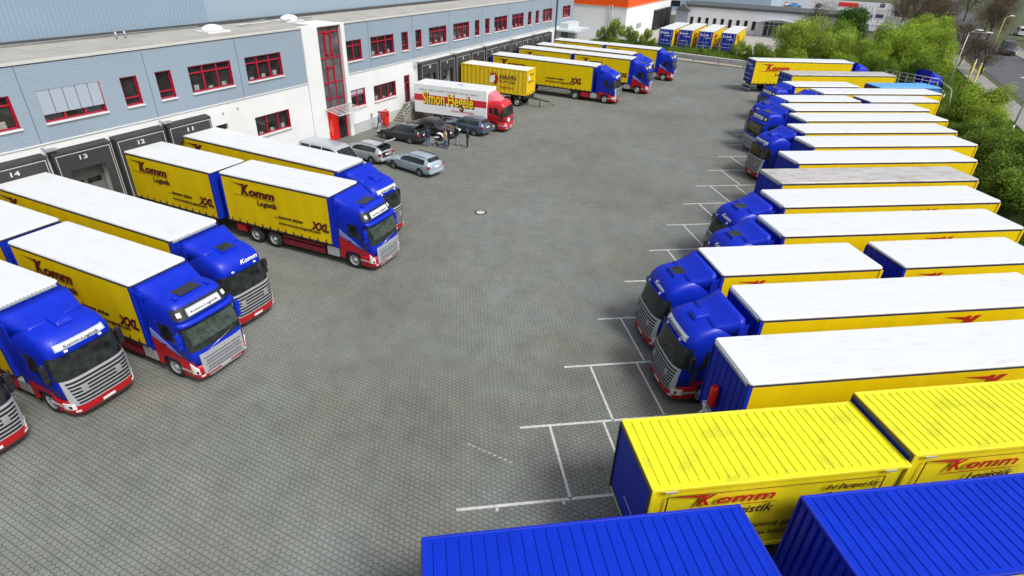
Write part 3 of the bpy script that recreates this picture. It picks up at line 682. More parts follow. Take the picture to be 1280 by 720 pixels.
# far side of the slanted row: dusty framed trailer, rear-facing lorry, blue trailer
def framed():
    t = empty('curtain_trailer'); bx = cargo_box(t, 0, 13.6, name='trailer_box', roofm=dirty_roof, texts=False, teeth=False)
    b = MB()
    for y in np.linspace(-1.2, 1.2, 5): b.box(.01, .05, y-.03, y+.03, 1.2, 3.9)
    for z in np.linspace(1.3, 3.85, 6): b.box(.012, .052, -1.2, 1.2, z-.03, z+.03)
    b.build('front_lattice', mat('pale_blue_metal', (.2, .32, .55), .5), bx)
    trailer_running_gear(t, 0, 13.6); return t
o = place('FR', framed, SW(42.7, 65.6), RZ, 'dusty framed trailer with lattice front and grey brown roof', 'trailer', GRr)
def revlorry():
    t = empty('articulated_lorry'); make_cab(t, 'round_sign'); tractor_chassis(t)
    cargo_box(t, -3.0, 13.6, name='trailer_box', rear='text'); trailer_running_gear(t, -3.0, 13.6)
    b = MB(); b.box(-16.75, -16.6, -1.15, 1.15, .35, .5); b.build('tail_lift', steel, t); return t
p = SW(43.5+16.6, 74.2); place('RL', revlorry, p, AR-R(3), 'lorry showing its lettered blue rear doors to the yard at the far end', 'lorry', GRr)
def tractor_only():
    t = empty('tractor_unit'); make_cab(t, 'round_script'); tractor_chassis(t); return t
place('TO', tractor_only, SW(66.5, 68.8), AR, 'solo blue tractor cab behind the steel railing', 'tractor unit', GRr)
def pale_blue_trailer():
    t = empty('drawbar_trailer'); bx = cargo_box(t, 0, 7.4, style='plain', roofm=mat('sky_blue_tarp', (.10, .38, .80), .5, noise=.3, nscale=1.5, stretch=(3, 1, 1)), teeth=False)
    b = MB(); b.box(.0, .03, -1.2, 1.2, 1.2, 3.85); b.build('front_panel', mat('purple_panel', (.09, .02, .16), .5, noise=.3), bx)
    b = MB()
    for y in (-1.25, 1.22): b.box(-7.3, -.1, y, y+.03, 1.2, 3.86)
    b.build('side_wall', mat('mid_blue_wall', (.03, .17, .55), .5), bx)
    b = MB()
    for y in (-.42, .42): b.box(-7.2, -.2, y-.06, y+.06, .85, 1.13)
    b.build('chassis_frame', chassis, t)
    for x in (-4.3, -3.0):
        for sd_ in (-1, 1): wheel(t, x, sd_*1.06, .48, .36, sd_)
    return t
place('PB', pale_blue_trailer, SW(49.0, 58.9), RZ, 'trailer with sky blue roof and purple front by the hedge', 'trailer', GRr)

# ---- containers in the foreground
def container(name, xf, L_, z0, z1, wallm, roofm, ribs=26, frontm=None, roofribs=True):
    t = empty(name); x0 = xf-L_; H = 1.25
    b = MB(); b.box(x0+.04, xf-.04, -H+.05, H-.05, z0, z1-.05); body = b.build('body', wallm, t)
    b = MB(); b.box(x0, xf, -H, H, z1-.06, z1-.012); ro = b.build('roof', roofm, body)
    b = MB()
    for k in range(ribs):
        x = x0+.28+k*(L_-.56)/(ribs-1); b.add([(x-.045, -H+.12, z1-.011), (x-.025, -H+.12, z1+.012), (x+.025, -H+.12, z1+.012), (x+.045, -H+.12, z1-.011), (x-.045, H-.12, z1-.011), (x-.025, H-.12, z1+.012), (x+.025, H-.12, z1+.012), (x+.045, H-.12, z1-.011)], [(1,2,6,5),(0,3,2,1),(4,5,6,7)])
        o_ = len(b.v)-8; b.f += [(o_, o_+1, o_+5, o_+4), (o_+2, o_+3, o_+7, o_+6)]; b.m += [1, 1]; b.sm += [False, False]
    b.build('roof_rib', [roofm, mat('yellow_crease', (.58, .55, .010), .6) if roofm is yel_roof else (mat('blue_crease', (.002, .022, .38), .6, spec=.1) if roofm is blue_roof else roofm)], ro)
    b = MB()
    for y in (-H, H): b.box(x0, xf, y-.035, y+.035, z1-.10, z1+.004); b.box(x0, xf, y-.035, y+.035, z0-.02, z0+.12)
    for x in (x0+.04, xf-.04):
        for y in (-H, H): b.box(x-.06, x+.06, y-.038, y+.038, z0, z1-.05)
        b.box(x-.05, x+.05, -H, H, z1-.11, z1+.002); b.box(x-.05, x+.05, -H, H, z0-.02, z0+.12)
    bevel(b.build('frame', wallm, body), .012, 1)
    return t, body
def y_container(seal=False):
    L_ = 7.3; t, body = container('swap_container', 0, L_, 1.25, 4.0, yel_box, yel_roof, 26)
    b = MB(); b.box(-.03, .012, -1.21, 1.21, 1.35, 3.88); fp = b.build('front_panel', blue_box, body)
    b = MB(); b.box(.0, .05, -1.25, 1.25, 3.86, 3.95); b.box(.0, .05, -1.25, -1.19, 1.3, 3.9); b.box(.0, .05, 1.19, 1.25, 1.3, 3.9); b.build('front_frame', dark_trim, body)
    b = MB()
    for z in (2.05,): b.box(.012, .02, -.2, 1.15, z, z+.018)
    b.build('scratch', wink, fp)
    if seal: text('Komm', wink, fp, (.02, -.95, 3.12), '+X', .50, 1.9, .25, .03)
    y = 1.292
    text('K', rink, body, (-1.25, y, 3.28), '+Y', .40, .55, .45, .03); text('omm', rink, body, (-1.83, y, 3.28), '+Y', .35, 1.65, .25, .02)
    text('Logistik', ink, body, (-2.05, y, 2.80), '+Y', .30, 1.5, .25, .012)
    text('... kommt sicher', ink, body, (-2.6, y, 2.12), '+Y', .24, 2.2, .25, .012); text('www.komm-logistik.com', ink, body, (-3.0, y, 1.78), '+Y', .20, 2.9, .25, .01)
    text('Ihr Partner für:', ink, body, (-4.95, y, 3.38), '+Y', .20, 1.6, .25, .008); text('Transport', ink, body, (-5.0, y, 3.08), '+Y', .20, 1.15, .25, .014)
    b = MB(); b.prism([(-.55, 3.70), (-1.6, 3.68), (-1.45, 3.58)], lambda p, a: (p[0], a, p[1]), y-.003, y+.003); b.prism([(-1.2, 3.18), (-3.6, 3.18), (-3.6, 3.16), (-1.2, 3.16)], lambda p, a: (p[0], a, p[1]), y-.003, y+.003); b.build('swoosh', rink, body)
    b = MB()
    for x in (-.45, -6.6): b.box(x-.02, x+.02, y-.008, y+.0, 1.5, 3.7)
    b.box(-6.6, -.45, y-.008, y, 3.70, 3.715); b.build('outline', ink, body)
    b = MB()
    for x in (-.5, -6.7): b.box(x-.17, x+.17, y-.01, y+.012, 3.86, 3.92)
    b.build('lifting_plate', silver, body)
    b = MB()
    for yy in (-.5, .5): b.box(-7.1, -.2, yy-.07, yy+.07, .95, 1.24)
    fr = b.build('chassis_frame', chassis, t)
    for x in (-5.2, -3.9):
        for sd_ in (-1, 1): wheel(t, x, sd_*1.0, .48, .36, sd_)
    b = MB(); b.box(-7.3, -7.1, -1.1, 1.1, .6, .9); b.build('rear_beam', red, fr)
    return t
place('YC', y_container, SW(5.35, 10.4), RZ, 'ribbed yellow container with scratched blue front, at the head of the foreground pair', 'container', 'yellow containers in the foreground')
place('YC2', lambda: y_container(True), SW(12.72, 10.5, .27), RZ, 'ribbed yellow container whose blue front carries big white letters, cut by the right edge', 'container', 'yellow containers in the foreground')
def b_container():
    L_ = 7.8; t, body = container('blue_container', 0, L_, 1.2, 3.9, blue_box, blue_roof, 26)
    b = MB()
    for k in range(9): b.box(-.03, .02, -1.12+k*.26, -1.12+k*.26+.15, 1.35, 3.78)
    b.build('front_corrugation', blue_box, body)
    b = MB(); b.box(-7.3, -.15, 1.24, 1.262, 1.35, 3.78); b.build('side_panel', yel_box, body)
    b = MB()
    for x in (-.35, -6.9): b.box(x-.12, x+.12, 1.285, 1.31, 3.78, 3.84)
    b.build('lifting_plate', silver, body)
    b = MB()
    for yy in (-.5, .5): b.box(-7.1, -.2, yy-.07, yy+.07, .95, 1.2)
    b.build('chassis_frame', chassis, t)
    for x in (-4.6, -3.3):
        for sd_ in (-1, 1): wheel(t, x, sd_*1.0, .48, .36, sd_)
    return t
place('BC', b_container, SW(-.38, 7.3), RZ, 'blue ribbed container at the bottom edge, left one of the pair', 'container', 'blue containers in the foreground')
place('BC', b_container, SW(9.1, 7.35), RZ, 'blue ribbed container in the bottom right corner, right one of the pair', 'container', 'blue containers in the foreground')

# ---- yellow rooster container on its trailer
def rooster_container():
    L_ = 8.2; t, body = container('container_trailer', 0, L_, 1.3, 3.95, mat('golden_container_paint', (.72, .50, .006), .5, noise=.15), white_roof, 24)
    b = MB()
    for k in range(15):
        x = -L_+.25+k*.53; b.add([(x, -1.245, 1.45), (x+.10, -1.285, 1.45), (x+.28, -1.285, 1.45), (x+.38, -1.245, 1.45), (x, -1.245, 3.8), (x+.10, -1.285, 3.8), (x+.28, -1.285, 3.8), (x+.38, -1.245, 3.8)], [(0,1,5,4),(1,2,6,5),(2,3,7,6)])
    b.box(-L_+.1, -.1, -1.26, -1.2, 1.35, 3.85); b.build('side_corrugation', MATS['golden_container_paint'], body)
    y = -1.293
    text('HAHN', ink, body, (-3.25, y, 2.78), '-Y', .50, 1.95, 0, .02); text('FUTURE', ink, body, (-3.25, y, 2.42), '-Y', .22, 1.95, 0, .012)
    text('logistics', rink, body, (-3.2, y, 1.85), '-Y', .24, 1.6, .1, .01)
    b = MB(); c = lambda x, z: (x*1.25-4.0, z*1.2+2.8)
    F = lambda p, a: (p[0], a, p[1])
    b.prism([c(*p) for p in [(-.42,-.45),(-.45,-.1),(-.25,.2),(.05,.3),(.25,.15),(.2,-.15),(.1,-.4)]], F, y, y-.006, 0)
    b.prism([c(*p) for p in [(.05,.2),(.32,.35),(.45,.0),(.40,-.3),(.2,-.6),(-.05,-.45),(.12,-.1)]], F, y-.001, y-.009, 1)
    b.prism([c(*p) for p in [(-.3,.2),(-.38,.5),(-.18,.36),(-.1,.62),(.02,.38),(.18,.58),(.22,.3),(.02,.33)]], F, y-.002, y-.010, 1)
    b.build('rooster_emblem', [wink, rink], body)
    text('TOLLE', ink, body, (.055, -.45, 3.3), '+X', .24, 1.1, 0, .01); b = MB(); b.prism([(-.75+.2*math.cos(a), 3.15+.3*math.sin(a)) for a in np.linspace(0, 6.28, 12)[:-1]], lambda p, a: (a, p[0], p[1]), .05, .058); b.build('door_emblem', wink, body)
    text('logistics', ink, body, (.055, -.8, 2.65), '+X', .16, 1.5, .1, .01)
    b = MB()
    for yy in (-.5, .5): b.box(-8.0, .2, yy-.07, yy+.07, .95, 1.28)
    b.box(-.1, .1, -1.2, 1.2, 1.1, 1.28)
    for yy in (-1, -.4, .4, 1): b.box(-.05, .06, yy-.05, yy+.05, 1.2, 1.5)
    fr = b.build('chassis_frame', chassis, t)
    b = MB(); b.tube((-1, -.5, 1.0), (2.4, 0, .75), .07); b.tube((-1, .5, 1.0), (2.4, 0, .75), .07); b.tube((1.2, .0, .85), (1.2, .0, 0.02), .05); b.tube((.8, 0, .9), (2.9, .5, .3), .03); b.build('drawbar', chassis, fr)
    for x in (-1.1, -2.4, -6.5):
        for sd_ in (-1, 1): wheel(t, x, sd_*1.0, .48, .36, sd_)
    return t
place('RC', rooster_container, (-27.8, 61.4, 0), R(2), 'small yellow container on a trailer with a rooster emblem', 'container', GL)

# ---- red cab removals truck
def removals():
    t = empty('box_truck'); make_cab(t, 'red'); tractor_chassis(t, rigid=True, L_=9.6)
    x1, x0, z0, z1, H = -2.05, -9.75, 1.0, 3.75, 1.26
    b = MB(); b.box(x0, x1, -H, H, z0, z1); bx = b.build('cargo_box', white, t); bevel(bx, .03, 2)
    b = MB(); b.box(x0+.06, x1-.06, -H+.06, H-.06, z1-.01, z1+.012); ro = b.build('roof', white_roof, bx)
    b = MB(); b.box(-5.6, -5.0, -.1, .25, z1+.01, z1+.03); b.build('roof_light', steel, ro)
    for sd_, f in ((-1, '-Y'), (1, '+Y')):
        y = sd_*(H+.004); b = MB(); b.box(x0+.01, x1-.01, *sorted((y, y-sd_*.02)), 2.15, 2.78); b.build('red_band', mat('band_red', (.55, .02, .03), .4), bx)
        rx = (lambda a: x0+a) if sd_ < 0 else (lambda a: x1-a)
        text('Simon Hegele', ink, bx, (rx(1.0), y+sd_*.003, 1.93), f, 1.12, 5.45, .0, .034, 'lettering')
        text('Simon Hegele', mat('yellow_ink', (.85, .60, .01), .5), bx, (rx(.92), y+sd_*.010, 1.98), f, 1.12, 5.40, .0, .020, 'lettering')
        text('LOGISTIK   SUPPORTLOGISTIK   TRANSPORT   MONTAGE   SERVICE', mat('grey_ink', (.12, .16, .22), .5), bx, (rx(.5), y+sd_*.004, 3.18), f, .12, 6.3, 0, 0, 'lettering')
        text('ideen bewegen', mat('crimson_ink', (.45, .01, .06), .5), bx, (rx(3.9), y+sd_*.004, 1.42), f, .26, 2.5, .5, .0, 'lettering')
    for x in (-7.3,):
        for sd_ in (-1, 1): wheel(t, x, sd_*.94, .5, .54, sd_)
    for sd_ in (-1, 1):
        b = MB(); arc = np.linspace(0.1, math.pi-.1, 12); y0, y1 = sorted((sd_*.65, sd_*1.24))
        b.loft([[(-7.3+.64*math.cos(a), yy, .5+.62*math.sin(a)) for a in arc]+[(-7.3+.60*math.cos(a), yy, .5+.57*math.sin(a)) for a in arc[::-1]] for yy in (y0, y1)], 0, False); b.build('mudguard', steel, t)
        b = MB(); b.box(-6.4, -3.5, *sorted((sd_*1.14, sd_*1.2)), .5, .6); b.box(-6.4, -3.5, *sorted((sd_*1.14, sd_*1.2)), .75, .85); b.build('side_guard', steel, t)
    return t
place('RM', removals, (-25.0, 50.9, 0), R(7.0), 'red cabbed white box truck with big yellow lettering on a red band', 'truck', 'vehicles standing before the stairs')

# ---- trailers behind the fence, rear doors towards the camera
for i, (x, y, lb) in enumerate([(-24.9, 112.2, 'leftmost of the four blue backed trailers behind the fence, by the orange banded hall'), (-21.8, 113.6, 'second from left of the four blue backed trailers behind the fence'), (-18.3, 114.0, 'third from left of the four blue backed trailers behind the fence'), (-14.5, 114.6, 'rightmost of the four blue backed trailers behind the fence, half behind shrubs')]):
    place('LTT', lambda: lone_trailer(rear='text'), (x, y+13.6, 0), R(90), lb, 'trailer', 'parked trailers behind the fence')

# ------------------------------------------------------------ warehouse with docks
wx = -36.5
clad = mat('grey_blue_cladding', (.235, .30, .37), .55, noise=.06, nscale=.5)
def ribbed(name, col, axis, freq, amt):
    m = mat(name, col, .45, noise=.05, nscale=.6); t = m.node_tree; L = t.links.new
    tc = t.nodes.new('ShaderNodeTexCoord'); wv = t.nodes.new('ShaderNodeTexWave'); wv.bands_direction = axis; wv.inputs['Scale'].default_value = freq
    L(tc.outputs['Object'], wv.inputs[0]); bp = t.nodes.new('ShaderNodeBump'); bp.inputs['Strength'].default_value = amt; bp.inputs['Distance'].default_value = .03
    L(wv.outputs[0], bp.inputs['Height']); L(bp.outputs[0], t.nodes['Principled BSDF'].inputs['Normal']); return m
clad_r = ribbed('ribbed_cladding', (.235, .30, .37), 'Z', 3.2, .28)
hall_r = ribbed('hall_cladding', (.215, .30, .385), 'Y', 1.1, .55)
plaster = mat('white_render', (.665, .69, .70), .8, noise=.10, nscale=.5, detail=8)
roof_g = mat('gravel_roof', (.36, .35, .32), .9, noise=.3, nscale=.8, detail=8)
wred = mat('red_window_frame', (.33, .008, .028), .4)
wglass = mat('window_glass', (.03, .028, .03), .07, spec=.5, noise=.85, nscale=1.1)
blind = mat('window_blind', (.30, .35, .42), .6)
sillm = mat('pale_sill', (.6, .6, .6), .6)
Bd = empty('warehouse', (wx, 40, 0)); tag(Bd, 'long warehouse with grey blue upper cladding, red window frames and numbered docks', 'building')
Bd_inv = Matrix.Translation((-wx, -40, 0))
def bb(mb, name, m, parent=Bd):
    mb.v = [(p[0]-wx, p[1]-40, p[2]) for p in mb.v]; return mb.build(name, m, parent)
UP = []      # (y0,y1,z0,z1,style)
Wd = [(10.0, 11.05), (12.4, 15.8), (17.05, 20.4), (21.6, 22.65), (23.85, 24.93), (26.15, 29.5), (30.75, 34.13), (41.5, 43.55), (44.85, 48.3), (49.55, 50.63), (51.9, 52.98), (54.35, 57.7), (59.15, 62.6), (63.92, 65), (66.4, 67.5), (68.75, 72.25), (73.65, 77.1), (78.5, 79.6), (81.0, 82.1), (83.4, 86.9), (91.0, 94.2)]
for a, b_ in Wd: UP.append((a, b_, 6.36, 8.03))
LOW = [(30.72, 34.1, 2.35, 3.78), (41.42, 43.5, 2.35, 3.9), (44.8, 48.18, 2.35, 3.78), (27.3, 28.3, 3.5, 3.92)]
DOOR = [(49.62, 50.6, 1.3, 4.0)]
def wall_open(y0, y1, z0, z1, ops, x1=wx, th=.35):
    b = MB(); ys = sorted(set([y0, y1]+[v for o_ in ops for v in o_[:2] if y0 < v < y1]))
    for a, c in zip(ys, ys[1:]):
        mid = (a+c)/2; here = sorted([o_ for o_ in ops if o_[0] <= mid <= o_[1]], key=lambda o_: o_[2]); z = z0
        for o_ in here: b.box(x1-th, x1, a, c, z, o_[2]); z = o_[3]
        b.box(x1-th, x1, a, c, z, z1)
    return b
bb(wall_open(-25, 23.35, 5.35, 9.42, UP), 'cladding', clad_r)
bb(wall_open(23.35, 36.5, 5.35, 9.42, UP), 'cladding', clad)
bb(wall_open(41.42, 95.5, 5.35, 9.42, UP), 'cladding', clad)
docks = [2.6, 6.05, 9.5, 13.0, 16.5, 20.0, 23.45]+[52.0+3.45*k for k in range(10)]
dop = [(y+.45, y+2.75, -.0, 3.95) for y in docks]
bb(wall_open(-25, 36.5, 0, 5.33, LOW+dop+[(docks[0]-99, docks[0]-98, 0, 1)], wx-.02), 'wall', plaster)
bb(wall_open(41.42, 95.5, 0, 5.33, LOW+DOOR+dop, wx-.02), 'wall', plaster)
b = MB(); b.box(-48, wx-.37, -25, 38.2, .0, 9.30); b.box(-48, wx-.37, 40.95, 95.4, .0, 9.30); b.box(-48, wx-2.5, 38.2, 40.95, 0, 9.3)
bb(b, 'interior_core', mat('interior_dark', (.03, .03, .03), .9))
b = MB(); b.box(-48, wx+.0, -25, 95.5, 9.36, 9.40); bb(b, 'roof', roof_g)
b = MB(); b.box(wx-.30, wx+.06, -25, 95.5, 9.42, 9.52); bb(b, 'parapet_cap', mat('pale_parapet', (.5, .5, .47), .6, noise=.15))
b = MB()
for y in (2.5, 9.5, 16.45, 23.35, 30.15, 44.6, 51.4, 58.25, 65.6, 72.6, 79.5, 86.5):
    b = MB(); b.box(wx, wx+.012, y-.018, y+.018, 5.36, 9.40); bb(b, 'panel_seam', mat('seam_grey', (.10, .14, .18), .6))
b = MB(); b.box(wx-.02, wx+.05, -25, 36.5, 5.31, 5.37); b.box(wx-.02, wx+.05, 41.42, 95.5, 5.31, 5.37); bb(b, 'drip_rail', sillm)
def window(y0, y1, z0, z1, style='', x=wx):
    r = Bd; b = MB(); t_ = .09; xi, xo = x-.24, x-.12
    b.box(xi, xo, y0, y1, z0, z0+t_); b.box(xi, xo, y0, y1, z1-t_, z1); b.box(xi, xo, y0, y0+t_, z0+t_, z1-t_); b.box(xi, xo, y1-t_, y1, z0+t_, z1-t_)
    wd = y1-y0; n = 3 if wd > 2.5 else (2 if wd > 1.5 else 1)
    for k in range(1, n): y = y0+wd*k/n; b.box(xi+.01, xo+.01, y-.05, y+.05, z0+t_, z1-t_)
    if style != 'low' and z1-z0 > 1: b.box(xi+.015, xo+.015, y0+t_, y1-t_, z0+.42 if n == 1 else z1-.5, z0+.50 if n == 1 else z1-.42)
    b.box(x-.115, x+.006, y1-.05, y1-.003, z0+.004, z1-.004); 
    f = bb(b, 'window', wred)
    b = MB(); b.box(x-.22, x-.19, y0+.03, y1-.03, z0+.03, z1-.03); bb(b, 'pane', wglass, f)
    b = MB(); b.box(x-.12, x+.10, y0-.04, y1+.04, z0-.09, z0-.002); bb(b, 'sill', sillm, f)
    if style == 'blind':
        b = MB(); n = 5
        for k in range(n): b.box(x-.10, x-.02, y0+.02+(y1-y0)*k/n, y0-.02+(y1-y0)*(k+1)/n, z0+.42, z1)
        bb(b, 'blind', blind, f)
    elif style == 'half':
        b = MB(); b.box(x-.18, x-.13, y0+.1, y1-.1, z1-.55, z1-.1); bb(b, 'blind', blind, f)
    elif n == 3:
        b = MB()
        for k in range(3):
            yy = y0+.3+k*(wd-.5)/2.6; hgt = .15+.2*((k*7+int(y0)) % 3)/2; b.box(x-.189, x-.16, yy, yy+.35, z0+.1, z0+.1+hgt)
        bb(b, 'window_clutter', mat('clutter', (.35, .35, .33), .7, noise=.7, nscale=5), f)
for (a, c, z0, z1) in UP: window(a, c, z0, z1, 'blind' if abs(a-17.05) < .1 else '')
for i, (a, c, z0, z1) in enumerate(LOW):
    if c-a > 1.5: window(a, c, z0, z1, 'low' if i != 1 else 'half')
b = MB(); b.box(wx-.3, wx-.2, 27.3, 28.3, 3.5, 3.92); bb(b, 'vent_opening', black)
# side entrance door above the stairs
b = MB(); a, c, z0, z1 = DOOR[0]; b.box(wx-.2, wx-.08, a, a+.1, z0, z1); b.box(wx-.2, wx-.08, c-.1, c, z0, z1); b.box(wx-.2, wx-.08, a, c, z1-.1, z1); b.box(wx-.2, wx-.09, a+.1, c-.1, z0+1.9, z0+2.0); b.box(wx-.19, wx-.10, a+.1, a+.35, z0, z0+1.9)
d = bb(b, 'door', wred); b = MB(); b.box(wx-.17, wx-.14, a+.05, c-.05, z0, z1-.05); bb(b, 'pane', wglass, d)
# stair tower: piers, glazing, canopy, red doors
b = MB(); b.box(wx-.4, wx+.10, 36.5, 38.2, 0, 9.55); b.box(wx-.4, wx+.10, 40.95, 41.42, 0, 9.55); b.box(wx-2.4, wx+.09, 38.2, 40.95, 9.42, 9.55); bb(b, 'pier', plaster)
b = MB(); X0, X1 = wx-.28, wx-.16
for y in (38.2, 39.05, 39.95, 40.85): b.box(X0, X1, y, y+.09, 2.75, 9.42)
for z in (2.75, 3.6, 4.9, 6.9, 8.9, 9.33): b.box(X0+.01, X1+.01, 38.2, 40.95, z, z+.09)
b.box(X0+.02, X1+.02, 39.1, 39.25, 4.9, 6.2); b.box(X0+.02, X1+.02, 39.8, 39.9, 4.9, 6.2); b.box(X0+.02, X1+.02, 39.1, 39.9, 6.1, 6.25)
for z in (7.1, 8.8): b.box(X0+.02, X1+.02, 39.2, 39.9, z, z+.12)
b.box(X0+.02, X1+.02, 39.2, 39.3, 7.1, 8.9); b.box(X0+.02, X1+.02, 39.8, 39.9, 7.1, 8.9)
g = bb(b, 'stair_glazing', wred)
b = MB(); b.box(wx-.25, wx-.22, 38.25, 40.9, 2.8, 9.4); bb(b, 'pane', mat('stair_glass', (.13, .15, .16), .08, spec=.6, noise=.8, nscale=.7), g)
b = MB(); b.box(wx-.30, wx-.15, 38.25, 39.55, .05, 2.55); b.box(wx-.30, wx-.16, 39.62, 39.75, .05, 2.7); b.box(wx-.30, wx-.15, 40.75, 40.9, .05, 2.7); b.box(wx-.3, wx-.15, 38.2, 40.95, 2.55, 2.72)
dd = bb(b, 'entrance_door', mat('bright_red_door', (.62, .012, .012), .4)); b = MB(); b.box(wx-.24, wx-.20, 39.75, 40.75, .05, 2.55); bb(b, 'pane', wglass, dd)
text('4', mat('signal_red', (.75, .10, .06), .5), dd, (.0-.14, 38.40-40, .55), '+X', 1.3, .62, 0, .03)
b = MB()
for k in range(6): y = 38.0+k*.62; b.tube((wx+.1, y, 2.95), (wx+1.5, y+.15, 2.6), .03, n=5)
b.tube((wx+1.5, 38.1, 2.6), (wx+1.5, 41.3, 2.6), .035, n=5); b.tube((wx+.12, 38.0, 2.95), (wx+.12, 41.1, 2.95), .035, n=5)
cnp = bb(b, 'canopy', sillm); b = MB(); b.add([(wx+.12, 38.0, 2.98), (wx+1.5, 38.1, 2.64), (wx+1.5, 41.3, 2.64), (wx+.12, 41.1, 2.98)], [(0,1,2,3)])
gl = mat('pale_canopy_glass', (.4, .42, .44), .2); gl.node_tree.nodes['Principled BSDF'].inputs['Alpha'].default_value = .35; bb(b, 'canopy_pane', gl, cnp)
# dock shelters
shm = mat('dock_curtain', (.03, .032, .036), .75, noise=.2); shg = mat('dock_frame_grey', (.11, .13, .15), .6)
for i, y in enumerate(docks):
    y1 = y+3.2; xo = wx+.48; b = MB()
    b.box(wx+.004, xo, y, y+.14, 0.0, 4.72); b.box(wx+.004, xo, y1-.14, y1, 0.0, 4.72)
    b.add([(wx+.004, y-.02, 4.92), (wx+.004, y1+.02, 4.92), (xo+.02, y1+.02, 4.80), (xo+.02, y-.02, 4.80), (wx+.004, y-.02, 4.84), (wx+.004, y1+.02, 4.84), (xo+.02, y1+.02, 4.72), (xo+.02, y-.02, 4.72)], [(0,1,2,3),(7,6,5,4),(0,3,7,4),(3,2,6,7),(2,1,5,6),(1,0,4,5)])
    ds = bb(b, 'dock_shelter', shm)
    b = MB(); b.box(xo, xo+.02, y+.14, y1-.14, 3.7, 4.71); b.box(xo, xo+.02, y+.14, y+.62, .9, 3.7); b.box(xo, xo+.02, y1-.62, y1-.14, .9, 3.7); bb(b, 'shelter_flap', shm, ds)
    b = MB(); e_ = xo+.022; t_ = .035
    b.box(e_, e_+.01, y+.10, y1-.10, 4.62, 4.62+t_); b.box(e_, e_+.01, y+.10, y+.10+t_, 1.0, 4.62); b.box(e_, e_+.01, y1-.10-t_, y1-.10, 1.0, 4.62); bb(b, 'edge_stripe', mat('pale_stripe', (.45, .47, .48), .6), ds)
    b = MB(); b.box(wx-.36, wx-.30, y+.4, y1-.4, 1.15, 3.95); dl = bb(b, 'dock_door', mat('dock_door_grey', (.15, .155, .16), .5, noise=.2), ds)
    b = MB(); b.box(wx-.30, wx-.28, y+.7, y+1.5, 2.5, 2.8); b.box(wx-.30, wx-.28, y1-1.5, y1-.7, 2.5, 2.8); bb(b, 'door_pane', glass, dl)
    b = MB(); b.box(wx-.3, wx+.35, y+.3, y1-.3, .0, 1.12); b.box(wx+.35, wx+.55, y+.45, y+.75, .5, 1.1); b.box(wx+.35, wx+.55, y1-.75, y1-.45, .5, 1.1); bb(b, 'dock_bumper', black, ds)
    num = {0: '17', 1: '16', 2: '15', 3: '14', 4: '13', 5: '12', 6: '11'}.get(i, str(10-(i-7)) if i >= 7 and 10-(i-7) > 0 else None)
    if num and i < 7: text(num, mat('faded_white', (.5, .52, .53), .6), ds, (xo+.035-wx, (y+y1)/2-.3-40, 4.22), '+X', .25, .44, 0, .02)
    elif num: text(num, mat('faded_white', (.5, .52, .53), .6), ds, (xo+.035-wx, (y+y1)/2-.2-40, 4.25), '+X', .30, None, 0, .03)
# wall lamps, vents, small wall boxes, skirting
for y in (16.35, 23.3, 51.3, 58.4, 65.5, 73.2, 80.0):
    b = MB(); b.tube((wx, y, 5.15), (wx+.35, y+.05, 5.12), .03, n=6); b.box(wx+.25, wx+.55, y-.06, y+.5, 5.03, 5.13); bb(b, 'wall_lamp', steel)
b = MB()
for y, z in ((28.0, 4.6), (29.3, 4.7)): b.box(wx-.02, wx+.03, y, y+.12, z, z+.12)
for y, z in ((44.0, 1.3), (46.2, 1.25)): b.box(wx-.02, wx+.10, y, y+.15, z-.25, z+.15)
bb(b, 'wall_box', steel)
b = MB(); b.box(wx-.02, wx+.035, 41.5, 49, .0, .95); bb(b, 'plinth', mat('grey_plinth', (.42, .45, .46), .8, noise=.12))
# hall behind
b = MB(); b.box(-49, -43.0, -30, 33.5, 9.40, 17); bb(b, 'hall_wall', hall_r)
b = MB(); b.box(-49, -43.25, 33.5, 95, 9.40, 17); bb(b, 'hall_wall', ribbed('hall_cladding_pale', (.27, .35, .43), 'Y', 1.1, .4))
b = MB(); b.box(-43.1, -42.7, -30, 95, 9.40, 9.62); bb(b, 'roof_upstand', mat('bitumen', (.07, .075, .08), .8, noise=.4))
b = MB(); b.tube((-42.4, -30, 9.5), (-42.4, 32, 9.5), .05); b.tube((-40.6, 34.2, 9.55), (-41.8, 38, 9.6), .05); b.tube((-40.6, 34.2, 9.55), (-40.4, 42, 9.6), .04)
for y in (25.0, 25.6): b.tube((-41.2, y, 9.4), (-41.2, y, 9.85), .06)
bb(b, 'roof_pipe', steel)
def dome(y, x, sx=.75):
    b = MB(); n = 16; rings = []
    for k in range(6):
        a = k/5*math.pi/2*.97; rings.append([(x+sx*.9*math.cos(a)*math.cos(2*math.pi*i/n), y+.85*math.cos(a)*math.sin(2*math.pi*i/n), 9.5+.42*math.sin(a)) for i in range(n)])
    b.loft(rings, 0, True); o = bb(b, 'skylight', mat('milky_dome', (.65, .68, .70), .3)); b = MB(); b.box(x-.75, x+.75, y-.98, y+.98, 9.40, 9.5); bb(b, 'skylight_kerb', sillm, o)
for y, x in ((31.3, -39.9), (39.9, -41.0)): dome(y, x)
# end canopy
b = MB(); b.box(wx+.01, wx+3.2, 88.7, 95.0, 4.75, 5.0); b.box(wx+.01, wx+1.4, 90.2, 94.9, 5.0, 5.75); bb(b, 'end_canopy', mat('pale_sheet', (.50, .54, .56), .5))
b = MB(); b.box(wx+.01, wx+.05, 88.3, 88.9, 3.6, 9.4); bb(b, 'dark_strip', dark_trim)
b = MB(); b.box(wx, wx+1.2, 94.0, 95.2, 0, 4.75); bb(b, 'end_pier', plaster); b = MB(); b.box(wx+.01, wx+.05, 91.0, 93.8, 1.2, 4.4); bb(b, 'end_door', shg)

